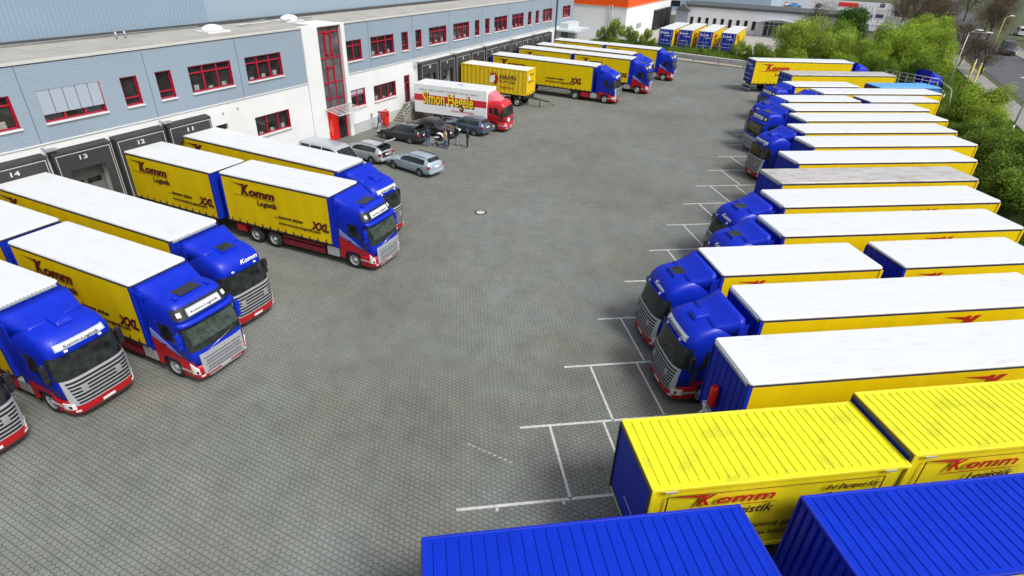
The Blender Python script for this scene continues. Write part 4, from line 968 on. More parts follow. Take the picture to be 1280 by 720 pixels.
# outside stairs to the side door
st = empty('stairs', (wx+.05, 49.6, 0)); tag(st, 'concrete outside stairs with handrail up to the red framed side door', 'stairs')
b = MB()
for k in range(7): b.box(0.0, 1.3, -2.2+k*.30, -2.2+(k+1)*.30, 0, .185*(k+1))
b.box(0, 1.3, -.10, 1.4, 0, 1.3)
b.build('steps', mat('stair_concrete', (.26, .25, .19), .85, noise=.3), st)
b = MB()
for z_ in (.5, .95): b.tube((1.27, -2.2, .1+z_), (1.27, -.1, 1.3+z_), .035); b.tube((1.27, -.1, 1.3+z_), (1.27, 1.4, 1.3+z_), .035)
for y, z in ((-2.2, .1), (-1.1, .75), (-.1, 1.3), (1.4, 1.3)): b.tube((1.27, y, z), (1.27, y, z+.95), .035)
b.box(1.30, 1.34, -2.2, -2.1, .1, 1.0)
b.add([(1.31, -2.25, -.0), (1.31, -.1, 1.25), (1.31, -.1, 1.6), (1.31, -2.25, .35), (1.36, -2.25, -.0), (1.36, -.1, 1.25), (1.36, -.1, 1.6), (1.36, -2.25, .35)], [(0,1,2,3),(7,6,5,4),(3,2,6,7),(0,3,7,4)])
b.build('handrail', steel, st)
rbx = empty('waste_bin', (wx+.35, 45.7, 0)); tag(rbx, 'tall red bin standing against the white wall near the stairs', 'bin')
b = MB(); b.box(-.28, .28, -.3, .3, .08, 1.25); bevel(b.build('bin_body', mat('bin_red', (.6, .015, .01), .4), rbx), .04, 2)
b = MB(); b.box(-.30, .31, -.32, .32, 1.252, 1.34); b.box(.28, .30, -.18, .18, .95, 1.12, 1); b.build('lid', [mat('bin_red_dark', (.42, .01, .01), .4), black], rbx)
b = MB(); b.box(-.22, .22, -.25, .25, 0, .08); b.build('foot', black, rbx)

# ------------------------------------------------------------ orange banded hall
oh = empty('orange_banded_hall', (-36, 124, 0)); tag(oh, 'white hall with a bright orange band along its top', 'building')
wsh = ribbed('white_sheet', (.78, .80, .82), 'Z', 1.6, .12)
b = MB(); b.box(-30, 0, 0, 38, -.1, 6.0); b.build('wall', wsh, oh)
b = MB(); b.box(-30.1, .1, -.1, 38.1, 6.0, 8.6); b.build('orange_band', mat('orange_sheet', (.85, .09, .004), .45, noise=.05), oh)
b = MB(); b.box(-30.15, .15, -.15, 38.15, 5.93, 6.02); b.build('band_trim', mat('salmon_trim', (.75, .35, .2), .5), oh)
b = MB(); b.box(-30.2, .2, -.2, 38.2, 8.6, 8.75); b.build('roof', grey_trim, oh)
b = MB()
for x in (-3.6, -3.0): b.tube((x, -.25, .5), (x, -.25, 6.3), .05, n=6)
for k in range(18): b.tube((-3.6, -.25, .7+k*.32), (-3.0, -.25, .7+k*.32), .03, n=5)
b.build('ladder', steel, oh)
for y0 in (1.5, 8.5):
    b = MB()
    for k in range(4): b.box(.0, .06, y0+k*1.0, y0+k*1.0+.35, 1.4, 2.4)
    b.build('vent_slot', dark_trim, oh)
for y0 in (22, 27, 32):
    b = MB(); b.box(0, .8, y0, y0+4.4, .0, 4.2); b.build('dock_gate', black, oh)

# ------------------------------------------------------------ low white building behind
lw = empty('low_office_building', (-31, 153.5, 0), R(2.5)); tag(lw, 'low white building with a dark roof edge and a curved canopy over its glass entrance', 'building')
b = MB()
xs_ops = [(2.0+k*1.75, 2.8+k*1.75) for k in range(9)]+[(26.2, 27.2), (28.6, 29.6), (31.2, 32.0)]
ent = (18.6, 24.8)
y0 = 0
edges = sorted(set([0, 36]+[v for a in xs_ops+[ent] for v in a]))
for a, c in zip(edges, edges[1:]):
    m_ = (a+c)/2
    if ent[0] < m_ < ent[1]: b.box(a, c, 0, .3, 3.0, 5.0)
    elif any(o_[0] < m_ < o_[1] for o_ in xs_ops): b.box(a, c, 0, .3, 0, 1.0); b.box(a, c, 0, .3, 2.9, 5.0)
    else: b.box(a, c, 0, .3, 0, 5.0)
b.box(0, 36, .3, 13, 0, .1); b.box(0, .3, .3, 13, .1, 5); b.box(35.7, 36, .3, 13, .1, 5); b.box(0, 36, 13, 13.3, 0, 5)
b.build('wall', mat('white_facade', (.62, .63, .66), .7, noise=.06), lw)
b = MB(); b.box(-.2, 36.2, -.2, 13.5, 5.0, 5.5); b.build('roof', mat('dark_roof_edge', (.07, .085, .085), .7, noise=.3), lw)
for a, c in xs_ops:
    b = MB(); b.box(a, c, .2, .26, 1.0, 2.9); f = b.build('window', glass, lw); b = MB(); b.box(a-.06, a, -.03, .2, .95, 2.95); b.box(c, c+.06, -.03, .2, .95, 2.95); b.box(a-.06, c+.06, -.03, .2, .93, 1.0); b.build('frame', white, f)
b = MB(); b.box(*ent, .9, 1.0, 0, 3.0); gd = b.build('entrance_glazing', glass, lw); b = MB()
for x in np.linspace(ent[0], ent[1], 7): b.box(x-.07, x+.07, .8, .95, 0, 3)
b.box(ent[0], ent[1], .8, .94, 2.2, 2.32); b.build('mullion', white, gd)
b = MB(); n = 14; A_ = [(17.0+9.2*i/n, 3.05+.75*math.sin(math.pi*i/n)) for i in range(n+1)]
b.prism(A_+[(p[0], p[1]-.16) for p in A_[::-1]], lambda p, a: (p[0], a, p[1]), -2.4, .0); b.build('entrance_canopy', mat('canopy_grey', (.42, .46, .5), .4), lw)
b = MB()
for x in (17.3, 25.9): b.tube((x, -2.2, 0), (x, -2.2, 3.1), .09)
b.build('canopy_post', steel, lw)
b = MB(); b.box(-1.2, 1.6, -1.8, .0, 0, 4.2); b.build('porch', mat('porch_glass', (.22, .27, .32), .3), lw)
b = MB(); b.add([(-1.5, -2.1, 4.2), (1.9, -2.1, 4.2), (1.9, .2, 4.2), (-1.5, .2, 4.2), (.2, -2.1, 5.7), (.2, .2, 5.7)], [(0,1,4),(3,5,2),(0,4,5,3),(1,2,5,4),(0,3,2,1)]); b.build('gable_roof', mat('slate', (.08, .09, .1), .6), lw)
# far pale halls
def simple_hall(name, x0, x1, y0, y1, h, m_, label, band=None):
    o = empty(name, (x0, y0, 0)); tag(o, label, 'building')
    b = MB(); b.box(0, x1-x0, 0, y1-y0, 0, h); b.build('wall', m_, o)
    b = MB(); b.box(-.3, x1-x0+.3, -.3, y1-y0+.3, h, h+.35); b.build('roof', grey_trim, o)
    b = MB()
    for k in range(int((x1-x0)/5)): b.box(1.2+k*5, 4.4+k*5, -.08, 0, 1.2, 2.8)
    b.build('window_row', glass, o); return o
simple_hall('pale_blue_hall', -62, -16, 205, 250, 9, ribbed('pale_blue_sheet', (.33, .42, .52), 'X', 1.2, .3), 'pale blue hall rising behind the low white building')

# ------------------------------------------------------------ barrier, fence, railing, lamp posts
def guard_rail(ax, ay, bx_, by, label):
    d = Vector((bx_-ax, by-ay, 0)); L_ = d.length; o = empty('guard_rail', (ax, ay, 0), math.atan2(d.y, d.x)); tag(o, label, 'barrier')
    b = MB()
    for z in (.50, .80): b.prism([(0, z), (.05, z+.04), (.0, z+.08), (.05, z+.12), (0, z+.17), (-.03, z+.17), (-.03, z)], lambda p, a: (a, -p[0], p[1]), 0, L_)
    b.build('rail', steel, o)
    for k in range(int(L_/4)+1):
        b = MB(); b.box(k*4-.05, k*4+.05, .03, .15, 0, 1.05); b.build('post', mat('rail_post', (.2, .2, .2), .6), o)
    return o
guard_rail(-34, 108.2, -14.5, 104.9, 'steel guard rail on posts behind the last dock lorries')
guard_rail(-14, 104.8, 6, 104.2, 'steel guard rail on posts left of the lettered rear doors')
kb = MB(); kb.box(-34, -14.2, 0, .4, 0, 0.35)
lwll = empty('kerb_wall', (-35, 110.6, 0), R(-7)); tag(lwll, 'low pale concrete wall along the far yard edge', 'wall')
b = MB(); b.box(0, 21, 0, .35, 0, .7); b.box(21.02, 44, 0, .35, 0, .7); b.build('wall_body', mat('pale_concrete', (.40, .37, .33), .85, noise=.25, nscale=.7), lwll)
b = MB(); b.box(-.02, 44.02, -.03, .38, .70, .78); b.build('coping', sillm, lwll)
b = MB(); b.add([(-40, 107.6, .006), (9, 104.4, .006), (9, 106.0, .02), (-40, 112.0, .02)], [(0,1,2,3)]); tag(b.build('pavement_strip', mat('strip_paving', (.30, .275, .24), .85, noise=.2)), kind='structure')
b = MB(); b.add([(-40, 111.3, .55), (9, 105.6, .55), (9, 109.5, 1.0), (-40, 117.5, .6), (-40, 111.3, -.1), (9, 105.6, -.1), (9, 109.5, -.1), (-40, 117.5, -.1)], [(0,1,2,3),(0,4,5,1),(2,6,7,3),(0,3,7,4),(1,5,6,2)]); tag(b.build('grass_bank', grass), kind='structure')
fe = empty('wire_fence', (-38, 112.4, .5), R(-6)); tag(fe, 'green wire mesh fence along the grassy bank', 'fence')
b = MB(); 
for k in range(95): b.box(k*.5-.012, k*.5+.012, 0, .015, .0, 1.7)
for z in np.arange(.1, 1.75, .2): b.box(0, 47, .015, .03, z-.01, z+.01)
b.build('mesh', mat('fence_green', (.05, .12, .04), .6), fe)
for k in range(17):
    b = MB(); b.box(k*2.9-.05, k*2.9+.05, .03, .11, -.4, 1.9); b.build('post', mat('fence_post', (.25, .33, .2), .6), fe)
rl = empty('railing', (8.2, 88, 0), R(-33)); tag(rl, 'grey steel railing with slanted end behind the sky blue trailer', 'railing')
b = MB()
for z in (3.2, 3.6, 4.0, 4.4): b.tube((0, 0, z-.2), (6.2, 0, z-.2), .045, n=6)
for k in range(8): b.tube((k*.886, 0, 0), (k*.886, 0, 4.2), .04, n=6)
b.tube((6.2, 0, 4.2), (8.0, -.2, 3.4), .045, n=6); b.tube((8.0, -.2, 3.4), (8.8, -.3, .1), .045, n=6); b.tube((6.2, 0, 3.6), (7.6, -.2, 2.8), .035, n=6)
b.build('rail_frame', steel, rl)
b = MB()
for k in range(14): b.box(7.2+k*.14, 7.27+k*.14, -1.5-k*.3, -1.2-k*.3, .2, 2.6-k*.1)
b.build('gate_bars', steel, rl)
def street_lamp(x, y, h, label, heads=2, ang=0, col=None):
    o = empty('street_lamp', (x, y, 0), ang); tag(o, label, 'street lamp', 'street lamps')
    b = MB(); b.tube((0, 0, 0), (0, 0, h), .09, .055, 10); b.tube((0, 0, 0), (0, 0, .9), .12, .12, 10); b.build('pole', col or steel, o)
    b = MB(); b.tube((0, 0, h-.02), (.7, .25, h+.25), .035, n=6)
    if heads > 1: b.tube((0, 0, h-.02), (1.5, -1.0, h+.15), .035, n=6)
    b.build('arm', col or steel, o)
    for hx, hy, hz in [(.7, .25, h+.25), (1.5, -1.0, h+.15)][:heads]:
        b = MB(); n = 12; rings = []
        for k in range(7):
            f = k/6; r_ = .17*math.sin(math.pi*min(max(f, .06), .95))**.5; rings.append([(hx-.1+f*.85, hy+r_*math.cos(2*math.pi*i/n)*1.0, hz+.05+r_*.5*math.sin(2*math.pi*i/n)) for i in range(n)])
        b.loft(rings, 0, True); b.build('lamp_head', mat('lamp_head', (.7, .7, .66), .4), o)
    return o
street_lamp(16.4, 96.0, 8.45, 'two headed grey lamp post behind the trailers at the hedge')
street_lamp(25.9, 128, 8.6, 'yellowish curved lamp post beside the road, behind the two headed one', 1, R(20), mat('lichen_yellow', (.42, .38, .10), .7))
street_lamp(21.16, 81.02, 5.4, 'lamp whose pale head pokes in at the right edge over the road', 1, R(180))
# yellow stakes at the hedge
for k, (dx, lb) in enumerate([(0, 'taller of the two yellow stakes above the round bright bush'), (.9, 'shorter yellow stake above the round bright bush')]):
    o = empty('yellow_stake', (18.3+dx, 96+dx, 0)); tag(o, lb, 'post', 'yellow stakes')
    b = MB(); b.tube((0, 0, 0), (0, 0, 5.2-k*.5), .14, .11, 8); b.build('shaft', mat('stake_yellow', (.62, .55, .08), .6, noise=.3), o)
    b = MB(); b.tube((0, 0, 5.2-k*.5), (0, 0, 5.5-k*.5), .11, .02, 8); b.build('tip', white, o)
# billboard on posts
o = empty('billboard', (8.52, 148.97, 0), R(-8)); o.scale = (.62, .62, .73); tag(o, 'white sign boards on two pale leaning posts above the trees', 'sign')
b = MB(); b.box(0, 3.0, 0, .25, 7.3, 10.2); sb_ = b.build('sign_board', white, o)
b = MB(); b.box(.35, 2.6, -.03, 0, 8.0, 8.9); b.build('dark_field', mat('sign_dark', (.06, .09, .14), .5), sb_)
b = MB(); b.box(3.2, 8.0, .1, .3, 6.6, 8.6); b.build('frame_board', mat('grey_board', (.45, .47, .45), .6), o)
for x in (1.5, 7.6):
    b = MB(); b.tube((x, .4, 0), (x, .4, 8.3), .16, .16, 8); b.build('post', mat('pale_post', (.5, .5, .36), .6), o)
mh = MB(); n = 24; mh.add([(-17.6+.42*math.cos(2*math.pi*i/n), 31.7+.42*math.sin(2*math.pi*i/n), .008) for i in range(n)], [tuple(range(n))], 0)
mh.add([(-17.6+.30*math.cos(2*math.pi*i/n), 31.7+.30*math.sin(2*math.pi*i/n), .013) for i in range(n)], [tuple(range(n))], 1)
tag(mh.build('manhole_cover', [black, mat('cover_concrete', (.42, .40, .38), .8)]), 'round manhole cover in the middle of the open yard', 'manhole cover')
# skid marks
tm = MB()
def arc_strip(pts, w_):
    P = [Vector(p) for p in pts]; rows = []
    for i, p in enumerate(P):
        d = (P[min(i+1, len(P)-1)]-P[max(i-1, 0)]).normalized(); n_ = Vector((-d.y, d.x))*w_/2; rows.append([(p.x-n_.x, p.y-n_.y, .004), (p.x+n_.x, p.y+n_.y, .004)])
    tm.grid(rows, 0, False)
rubm = mat('tyre_mark', (.128, .140, .130), .8, noise=.25, nscale=3)
arc_strip([(-24.0+t_*1.2, 34.0+2.2*math.sin(t_*.22)) for t_ in np.linspace(0, 7, 14)], .14)
tag(tm.build('tyre_marks', rubm), kind='structure')
sp = MB(); g2 = random.Random(4)
for k in range(90):
    x, y, r_ = g2.uniform(-20, -3), g2.uniform(6, 70), g2.uniform(.02, .09); n = 7; ph = [g2.uniform(.6, 1.3) for _ in range(n)]
    if k < 45: x, y = (lambda v: (v.x, v.y))(SW(g2.uniform(5, 9)+.72*(yy_ := g2.choice([14, 17.4, 20.9, 24.4, 28, 31.4]))-10, yy_+g2.uniform(-1, 1)))
    sp.add([(x+r_*ph[i]*math.cos(2*math.pi*i/n), y+r_*ph[i]*math.sin(2*math.pi*i/n), .0048+k*.00001) for i in range(n)], [tuple(range(n))])
tag(sp.build('oil_spots', mat('oil_stain', (.095, .098, .088), .6)), kind='stuff')

# ------------------------------------------------------------ cars
def car(label, loc, rz, paintm, kind='estate', open_trunk=False, cat='car', group='cars standing before the warehouse entrance', scale=1.0, name='parked_car', plate=True):
    t = empty(name, loc, rz); t.scale = (scale,)*3; tag(t, label, cat, group)
    if kind == 'van':      # x station: (x, z_belt, z_roof, hw_belt, hw_roof)
        ST = [(0, .75, .76, .70, .55), (-.15, .98, 1.0, .86, .75), (-.9, 1.15, 1.25, .93, .80), (-1.7, 1.25, 2.05, .96, .78), (-2.1, 1.25, 2.22, .97, .82), (-3.5, 1.25, 2.25, .97, .84), (-5.0, 1.25, 2.24, .97, .84), (-5.35, 1.25, 2.18, .96, .82), (-5.45, 1.0, 1.9, .93, .80)]; Ln = 5.45; wh = (-.95, -4.35); r = .34
        gl0, gl1 = -1.75, -5.1; zr = 2.25
    elif kind == 'sedan':
        ST = [(0, .55, .56, .66, .5), (-.12, .72, .74, .80, .65), (-.9, .86, .90, .88, .78), (-1.35, .90, .96, .89, .76), (-2.1, .92, 1.36, .90, .62), (-2.6, .93, 1.44, .90, .60), (-3.4, .93, 1.40, .90, .60), (-4.1, .95, 1.06, .89, .70), (-4.5, .94, 1.0, .86, .74), (-4.66, .80, .82, .78, .66)]; Ln = 4.66; wh = (-.88, -3.65); r = .32
        gl0, gl1 = -1.75, -3.9
    else:
        ST = [(0, .55, .56, .66, .5), (-.12, .72, .74, .80, .65), (-.9, .88, .92, .88, .78), (-1.35, .93, .99, .89, .76), (-2.05, .95, 1.38, .90, .64), (-2.5, .96, 1.47, .90, .62), (-3.5, .97, 1.47, .90, .62), (-4.2, .98, 1.42, .89, .62), (-4.55, .98, 1.16, .86, .66), (-4.72, .85, .88, .80, .66)]; Ln = 4.72; wh = (-.90, -3.72); r = .33
        gl0, gl1 = -1.75, -4.15
    S_ = np.array(ST)
    def at(x): return [np.interp(-x, -S_[:,0], S_[:,k]) for k in (1, 2, 3, 4)]
    xs_ = sorted(set(list(np.linspace(0, -Ln, 34))+[s_[0] for s_ in ST]), reverse=True)
    b = MB(); rings = []
    for x in xs_:
        zb, zr_, hb, hr = at(x); zs = .22+.10*(1 if x > -.3 or x < -Ln+.3 else 0)
        half = [(hb*.86, zs), (hb*.97, zs+.12), (hb, .55), (hb*1.0, zb-.12), (hb*.97, zb), (hr+.03, zr_-.07), (hr*.9, zr_-.01), (hr*.5, zr_+.025), (0, zr_+.035)]
        rings.append([(x, y, z) for y, z in half]+[(x, -y, z) for y, z in half[-2::-1]])
    b.loft(rings, 0, True); body = b.build('body', paintm, t)
    # side glass
    for sd_ in (-1, 1):
        b = MB(); rows = []
        X = np.linspace(gl0, gl1, 14)
        for x in X:
            zb, zr_, hb, hr = at(x); top_ = zr_-.10; f0, f1 = .03, 1
            if top_ < zb+.06: top_ = zb+.06
            y0, y1 = hb*.97, hr+.03; fr = (top_-zb-.03)/max(zr_-.07-zb, .05)
            rows.append([(x, sd_*(y0+(y1-y0)*.05+.012), zb+.03), (x, sd_*(y0+(y1-y0)*min(fr, 1)+.014), top_)])
        b.grid(rows); g_ = b.build('side_window', glass, body)
        b = MB()
        for x in ((gl0*.62+gl1*.38), (gl0*.27+gl1*.73)):
            zb, zr_, hb, hr = at(x); b.tube((x, sd_*(hb*.97+.014), zb+.02), (x+.05, sd_*(hr+.045), zr_-.09), .03, n=5)
        b.build('pillar', paintm if kind == 'van' else black, body)
        b = MB(); b.box(gl0+.0, gl0+.22, *sorted((sd_*(at(gl0)[2]+.02), sd_*(at(gl0)[2]+.2))), at(gl0)[0]-.02, at(gl0)[0]+.13); bevel(b.build('mirror', paintm, body), .03, 2)
        for x in (-2.55, -3.45):
            b = MB(); zb, zr_, hb, hr = at(x); b.box(x, x+.18, *sorted((sd_*(hb-.01), sd_*(hb+.03))), zb-.16, zb-.12); b.build('door_handle', paintm, body)
        b = MB()
        for x in (-1.9, -2.75, -3.5):
            zb, zr_, hb, hr = at(x); b.box(x-.006, x+.006, *sorted((sd_*(hb-.01), sd_*(hb+.004))), .35, zb-.1)
        b.build('door_seam', dark_trim, body)
        hb0 = at(-.2)[2]
        b = MB(); b.prism([(-.05, .58), (-.42, .62), (-.45, .76), (-.12, .72)], lambda p, a: (p[0], a, p[1]), *sorted((sd_*(hb0*.72), sd_*(hb0+.025)))); b.build('headlight', lampm, body)
        b = MB(); hb1 = at(-Ln+.12)[2]; ztl = 1.0 if kind != 'van' else 1.35
        b.box(-Ln-.005, -Ln+.22, *sorted((sd_*(hb1-.16), sd_*(hb1+.04))), ztl-.22, ztl-.04); bevel(b.build('tail_light', tail, body), .02, 2)
    # windscreen + rear window
    def glz(xa, xb_, out_):
        b = MB(); rows = []
        for x in np.linspace(xa, xb_, 5):
            zb, zr_, hb, hr = at(x); rows.append([(x, (hr*.93)*j, zr_+.035+.010+(0-.03*abs(j)**3)) for j in np.linspace(-1, 1, 7)])
        b.grid(rows); return b.build(out_, glass, body)
    if kind == 'van': glz(-.98, -1.68, 'windscreen'); b = MB(); b.box(-5.47, -5.40, -.7, .7, 1.35, 1.95); b.build('rear_window', glass, body)
    else:
        glz(-1.42, -2.03, 'windscreen')
        if kind == 'estate' and not open_trunk: glz(-4.24, -4.53, 'rear_window')
        elif kind == 'sedan': glz(-3.48, -4.05, 'rear_window')
    if open_trunk:
        b = MB(); b.box(-Ln+.12, -Ln-.012, -.62, .62, .62, 1.02); b.box(-4.6, -4.12, -.55, .55, 1.0, 1.44); op = b.build('boot_opening', black, body)
        b = MB(); b.box(-4.55, -4.3, -.3, .15, 1.0, 1.3); b.box(-4.75, -4.6, -.5, .0, .7, 1.0, 1); b.build('luggage', [mat('dull_purple', (.08, .04, .06), .7), mat('beige_bag', (.3, .2, .2), .7)], op)
        b = MB(); b.add([(-4.15, -.66, 1.50), (-4.15, .66, 1.50), (-5.05, .66, 2.02), (-5.05, -.66, 2.02), (-4.17, -.66, 1.44), (-4.17, .66, 1.44), (-5.08, .66, 1.95), (-5.08, -.66, 1.95)], [(0,1,2,3),(7,6,5,4),(0,3,7,4),(3,2,6,7),(2,1,5,6),(1,0,4,5)]); b.build('tailgate', paintm if open_trunk != 'dark' else black, body)
    if kind == 'estate':
        b = MB()
        for sd_ in (-1, 1): b.tube((-2.4, sd_*.60, 1.53), (-4.1, sd_*.60, 1.50), .02, n=6); b.tube((-2.4, sd_*.60, 1.45), (-2.4, sd_*.60, 1.53), .02, n=5); b.tube((-4.1, sd_*.60, 1.42), (-4.1, sd_*.60, 1.5), .02, n=5)
        b.build('roof_rail', black, body)
    b = MB(); b.box(-Ln-.03, -Ln+.02, -.26, .26, .78, .90); b.build('rear_plate', white, body)
    b = MB(); b.box(-.03, .04, -.45, .45, .50, .62); b.build('front_grille', black, body)
    b = MB(); b.box(-Ln-.045, -Ln+.3, -.80, .80, .34, .56); b.box(-.35, .05, -.74, .74, .30, .48); bevel(b.build('bumper', paintm, body), .05, 3)
    for x in wh:
        for sd_ in (-1, 1):
            hb = at(x)[2]; b = MB(); n = 22
            b.prism([(x+(r+.055)*math.cos(a), r+(r+.055)*math.sin(a)) for a in np.linspace(-.35, math.pi+.35, n)], lambda p, a: (p[0], a, p[1]), *sorted((sd_*(hb-.1), sd_*(hb+.003)))); b.build('wheel_arch', black, body)
            wheel(t, x, sd_*(hb-.085), r, .20, sd_)
    return t
car_silver = mat('silver_car_paint', (.36, .44, .52), .28, metal=.3, coat=.6)
car_silver2 = mat('dull_silver_paint', (.42, .45, .48), .3, metal=.25, coat=.5)
car_black = mat('black_car_paint', (.022, .026, .032), .2, coat=.8)
car_grey = mat('dark_violet_paint', (.05, .045, .06), .25, metal=.3, coat=.6)
car_bg = mat('blue_grey_paint', (.095, .13, .20), .28, metal=.5, coat=.6)
car('silver estate car alone in the foreground of the group of people', (-28.55, 36.75, 0), R(171), car_silver)
car('silver estate car with its boot wide open beside the van', (-33.6, 36.75, 0), R(177), car_silver2, open_trunk=True)
car('black estate car with raised tailgate between the bin and the people', (-34.25, 42.7, 0), R(180), car_black, open_trunk='dark')
car('dark violet saloon car behind the black estate, its windscreen facing the yard', (-28.0, 45.6, 0), R(-5), car_grey, 'sedan')
car('blue grey estate car parked beside the red cabbed truck', (-30.7, 48.3, 0), R(177), car_bg)
car('long silver van parked along the white wall below the window', (-28.3, 32.6, 0), R(-2), car_silver2, 'van', cat='van', name='parked_van')
car('dark van on the road at the right picture edge', (35.3, 158.5, 0), R(-92), mat('dark_van_paint', (.03, .03, .05), .3, coat=.5), 'van', cat='van', group='vehicles on the road', name='parked_van', scale=1.15)
car_white = mat('white_car_paint', (.7, .7, .7), .3, coat=.5)
for i, (x, y, rz_, mt, lb) in enumerate([(-9.5, 262, 10, mat('sky_blue_car', (.08, .35, .7), .3), 'small sky blue car in the far car park'), (-15, 266, 95, car_white, 'white car left of the sky blue one in the far car park'), (-3.5, 272, 80, car_black, 'black car right of the sky blue one in the far car park'), (34, 262, 88, car_white, 'white car far up the road by the bare trees'), (19, 300, 85, car_black, 'small dark car at the far top of the road'), (47.5, 215, 90, car_white, 'pale van at the top right edge of the picture')]):
    car(lb, (x, y, 0), R(rz_), mt, 'van' if 'van' in lb else 'sedan', group='far parked cars', cat='van' if 'van' in lb else 'car')
# red market pavilion
rp = empty('red_pavilion', (2.5, 268, 0)); rp.scale = (.42, .5, .45); tag(rp, 'red covered stand with white flat base in the far car park', 'pavilion')
b = MB(); b.box(0, 16, 0, 5, 2.0, 5.2); bevel(b.build('red_cover', mat('pavilion_red', (.6, .02, .02), .5, noise=.2), rp), .4, 2)
b = MB(); b.box(-.5, 22, -1, 5.5, 0, 1.2); b.build('base', white, rp); b = MB()
for x in (0.3, 5, 10, 15.7): b.tube((x, .2, 1.2), (x, .2, 2.2), .12)
b.build('post', steel, rp)

# ------------------------------------------------------------ people
skinm = mat('skin', (.50, .28, .20), .6)
def person(label, loc, rz, top, trousers, hair, pose='stand', bald=False, long=False):
    t = empty('person', loc, R(rz)); tag(t, label, 'person', 'people by the cars')
    J = {'pel': (0,0,.95), 'spi': (0,0,1.15), 'che': (.01,0,1.36), 'nec': (.01,0,1.50), 'hd0': (.03,0,1.60), 'hd1': (.04,0,1.72)}
    step = {'stand': (.03, -.02), 'walk': (.28, -.30), 'wide': (.05, -.05)}[pose if pose in ('stand', 'walk', 'wide') else 'stand']
    for sd_, s in ((1, 'l'), (-1, 'r')):
        st_ = step[0] if sd_ > 0 else step[1]
        J['hip'+s] = (0, sd_*.09, .90); J['kne'+s] = (st_*.55+.03, sd_*.11, .50); J['ank'+s] = (st_, sd_*.12, .09 if pose != 'walk' or sd_ > 0 else .14); J['toe'+s] = (st_+.17, sd_*.14, .035 if pose != 'walk' or sd_ > 0 else .05)
        J['sho'+s] = (0, sd_*.17, 1.43)
        if pose == 'walk': a = -st_; J['elb'+s] = (a*.5-.03, sd_*.25, 1.17); J['wri'+s] = (a*.9+.10, sd_*.24, .97)
        elif pose == 'talk' or (pose == 'hold'): J['elb'+s] = (.0, sd_*.25, 1.16); J['wri'+s] = (.23, sd_*.14, 1.16)
        else: J['elb'+s] = (-.02, sd_*.25, 1.15); J['wri'+s] = (.06, sd_*.25, .90)
    rad = {'pel': .125, 'spi': .125, 'che': .15, 'nec': .055, 'hd0': .085, 'hd1': .088, 'hip': .095, 'kne': .062, 'ank': .042, 'toe': .035, 'sho': .075, 'elb': .05, 'wri': .03}
    E_ = [('pel','spi'),('spi','che'),('che','nec'),('nec','hd0'),('hd0','hd1')]
    for s in 'lr': E_ += [('pel','hip'+s),('hip'+s,'kne'+s),('kne'+s,'ank'+s),('ank'+s,'toe'+s),('che','sho'+s),('sho'+s,'elb'+s),('elb'+s,'wri'+s)]
    for s, sd_ in (('l', 1), ('r', -1)):      # hand: palm and five fingers
        e, w_ = Vector(J['elb'+s]), Vector(J['wri'+s]); d = (w_-e).normalized(); side = Vector((1, 0, 0)) if abs(d.x) < .7 else Vector((0, sd_, 0)); side = (side-d*side.dot(d)).normalized()
        J['plm'+s] = tuple(w_+d*.07); rad['plm'] = .026; E_.append(('wri'+s, 'plm'+s))
        for f in range(4):
            a = w_+d*.10+side*(.03-.02*f); J['fa%d%s' % (f, s)] = tuple(a); J['fb%d%s' % (f, s)] = tuple(a+d*(.06-.008*abs(f-1))-side.cross(d)*.012*sd_); rad['fa%d' % f] = .009; rad['fb%d' % f] = .008
            E_ += [('plm'+s, 'fa%d%s' % (f, s)), ('fa%d%s' % (f, s), 'fb%d%s' % (f, s))]
        a = w_+d*.05+side*.045; J['ta'+s] = tuple(a); J['tb'+s] = tuple(a+d*.04+side*.01); rad['ta'] = .011; rad['tb'] = .009; E_ += [('plm'+s, 'ta'+s), ('ta'+s, 'tb'+s)]
    names = list(J); idx = {n_: i for i, n_ in enumerate(names)}
    me = bpy.data.meshes.new('person_body'); me.from_pydata([J[n_] for n_ in names], [(idx[a], idx[b_]) for a, b_ in E_], [])
    ob = bpy.data.objects.new('tmp', me); COL.objects.link(ob); ob.modifiers.new('s', 'SKIN')
    for n_, v in zip(names, me.skin_vertices[0].data):
        k = n_ if n_ in rad else n_[:-1]; r_ = rad[k]; v.radius = (r_, r_*(.8 if k in ('pel', 'spi', 'che') else 1)) if k not in ('che',) else (r_*1.05, r_*.75); v.use_root = n_ == 'pel'
    su = ob.modifiers.new('u', 'SUBSURF'); su.levels = 1; su.render_levels = 1
    m2 = bpy.data.meshes.new_from_object(ob.evaluated_get(bpy.context.evaluated_depsgraph_get())); bpy.data.objects.remove(ob)
    m2.name = 'person_body'; m2.materials.clear()
    for m_ in (skinm, top, trousers, black): m2.materials.append(m_)
    for p in m2.polygons:
        c = p.center; p.use_smooth = True; arm = abs(c.y) > .19 or (pose in ('talk', 'hold') and c.x > .12 and c.z < 1.3)
        if c.z > 1.50: p.material_index = 0
        elif arm and c.z > .7:
            ww = min((c-Vector(J['wri'+s])).length for s in 'lr'); tip = any((c-Vector(J['plm'+s])).length < .075 for s in 'lr') or any((c-Vector(J['fa2'+s])).length < .09 for s in 'lr')
            p.material_index = 0 if tip else 1
        elif c.z > .92: p.material_index = 1
        elif c.z > .10: p.material_index = 2
        else: p.material_index = 3
    bo = obj('body', m2, t)
    # face: nose, eyes, mouth, ears
    b = MB(); b.add([(.12,-.012,1.655),(.12,.012,1.655),(.145,0,1.635),(.115,0,1.685)], [(0,1,2),(1,3,2),(3,0,2)]); b.build('nose', skinm, bo)
    b = MB()
    for y in (-.032, .032): b.tube((.112, y, 1.68), (.124, y, 1.68), .010, n=8)
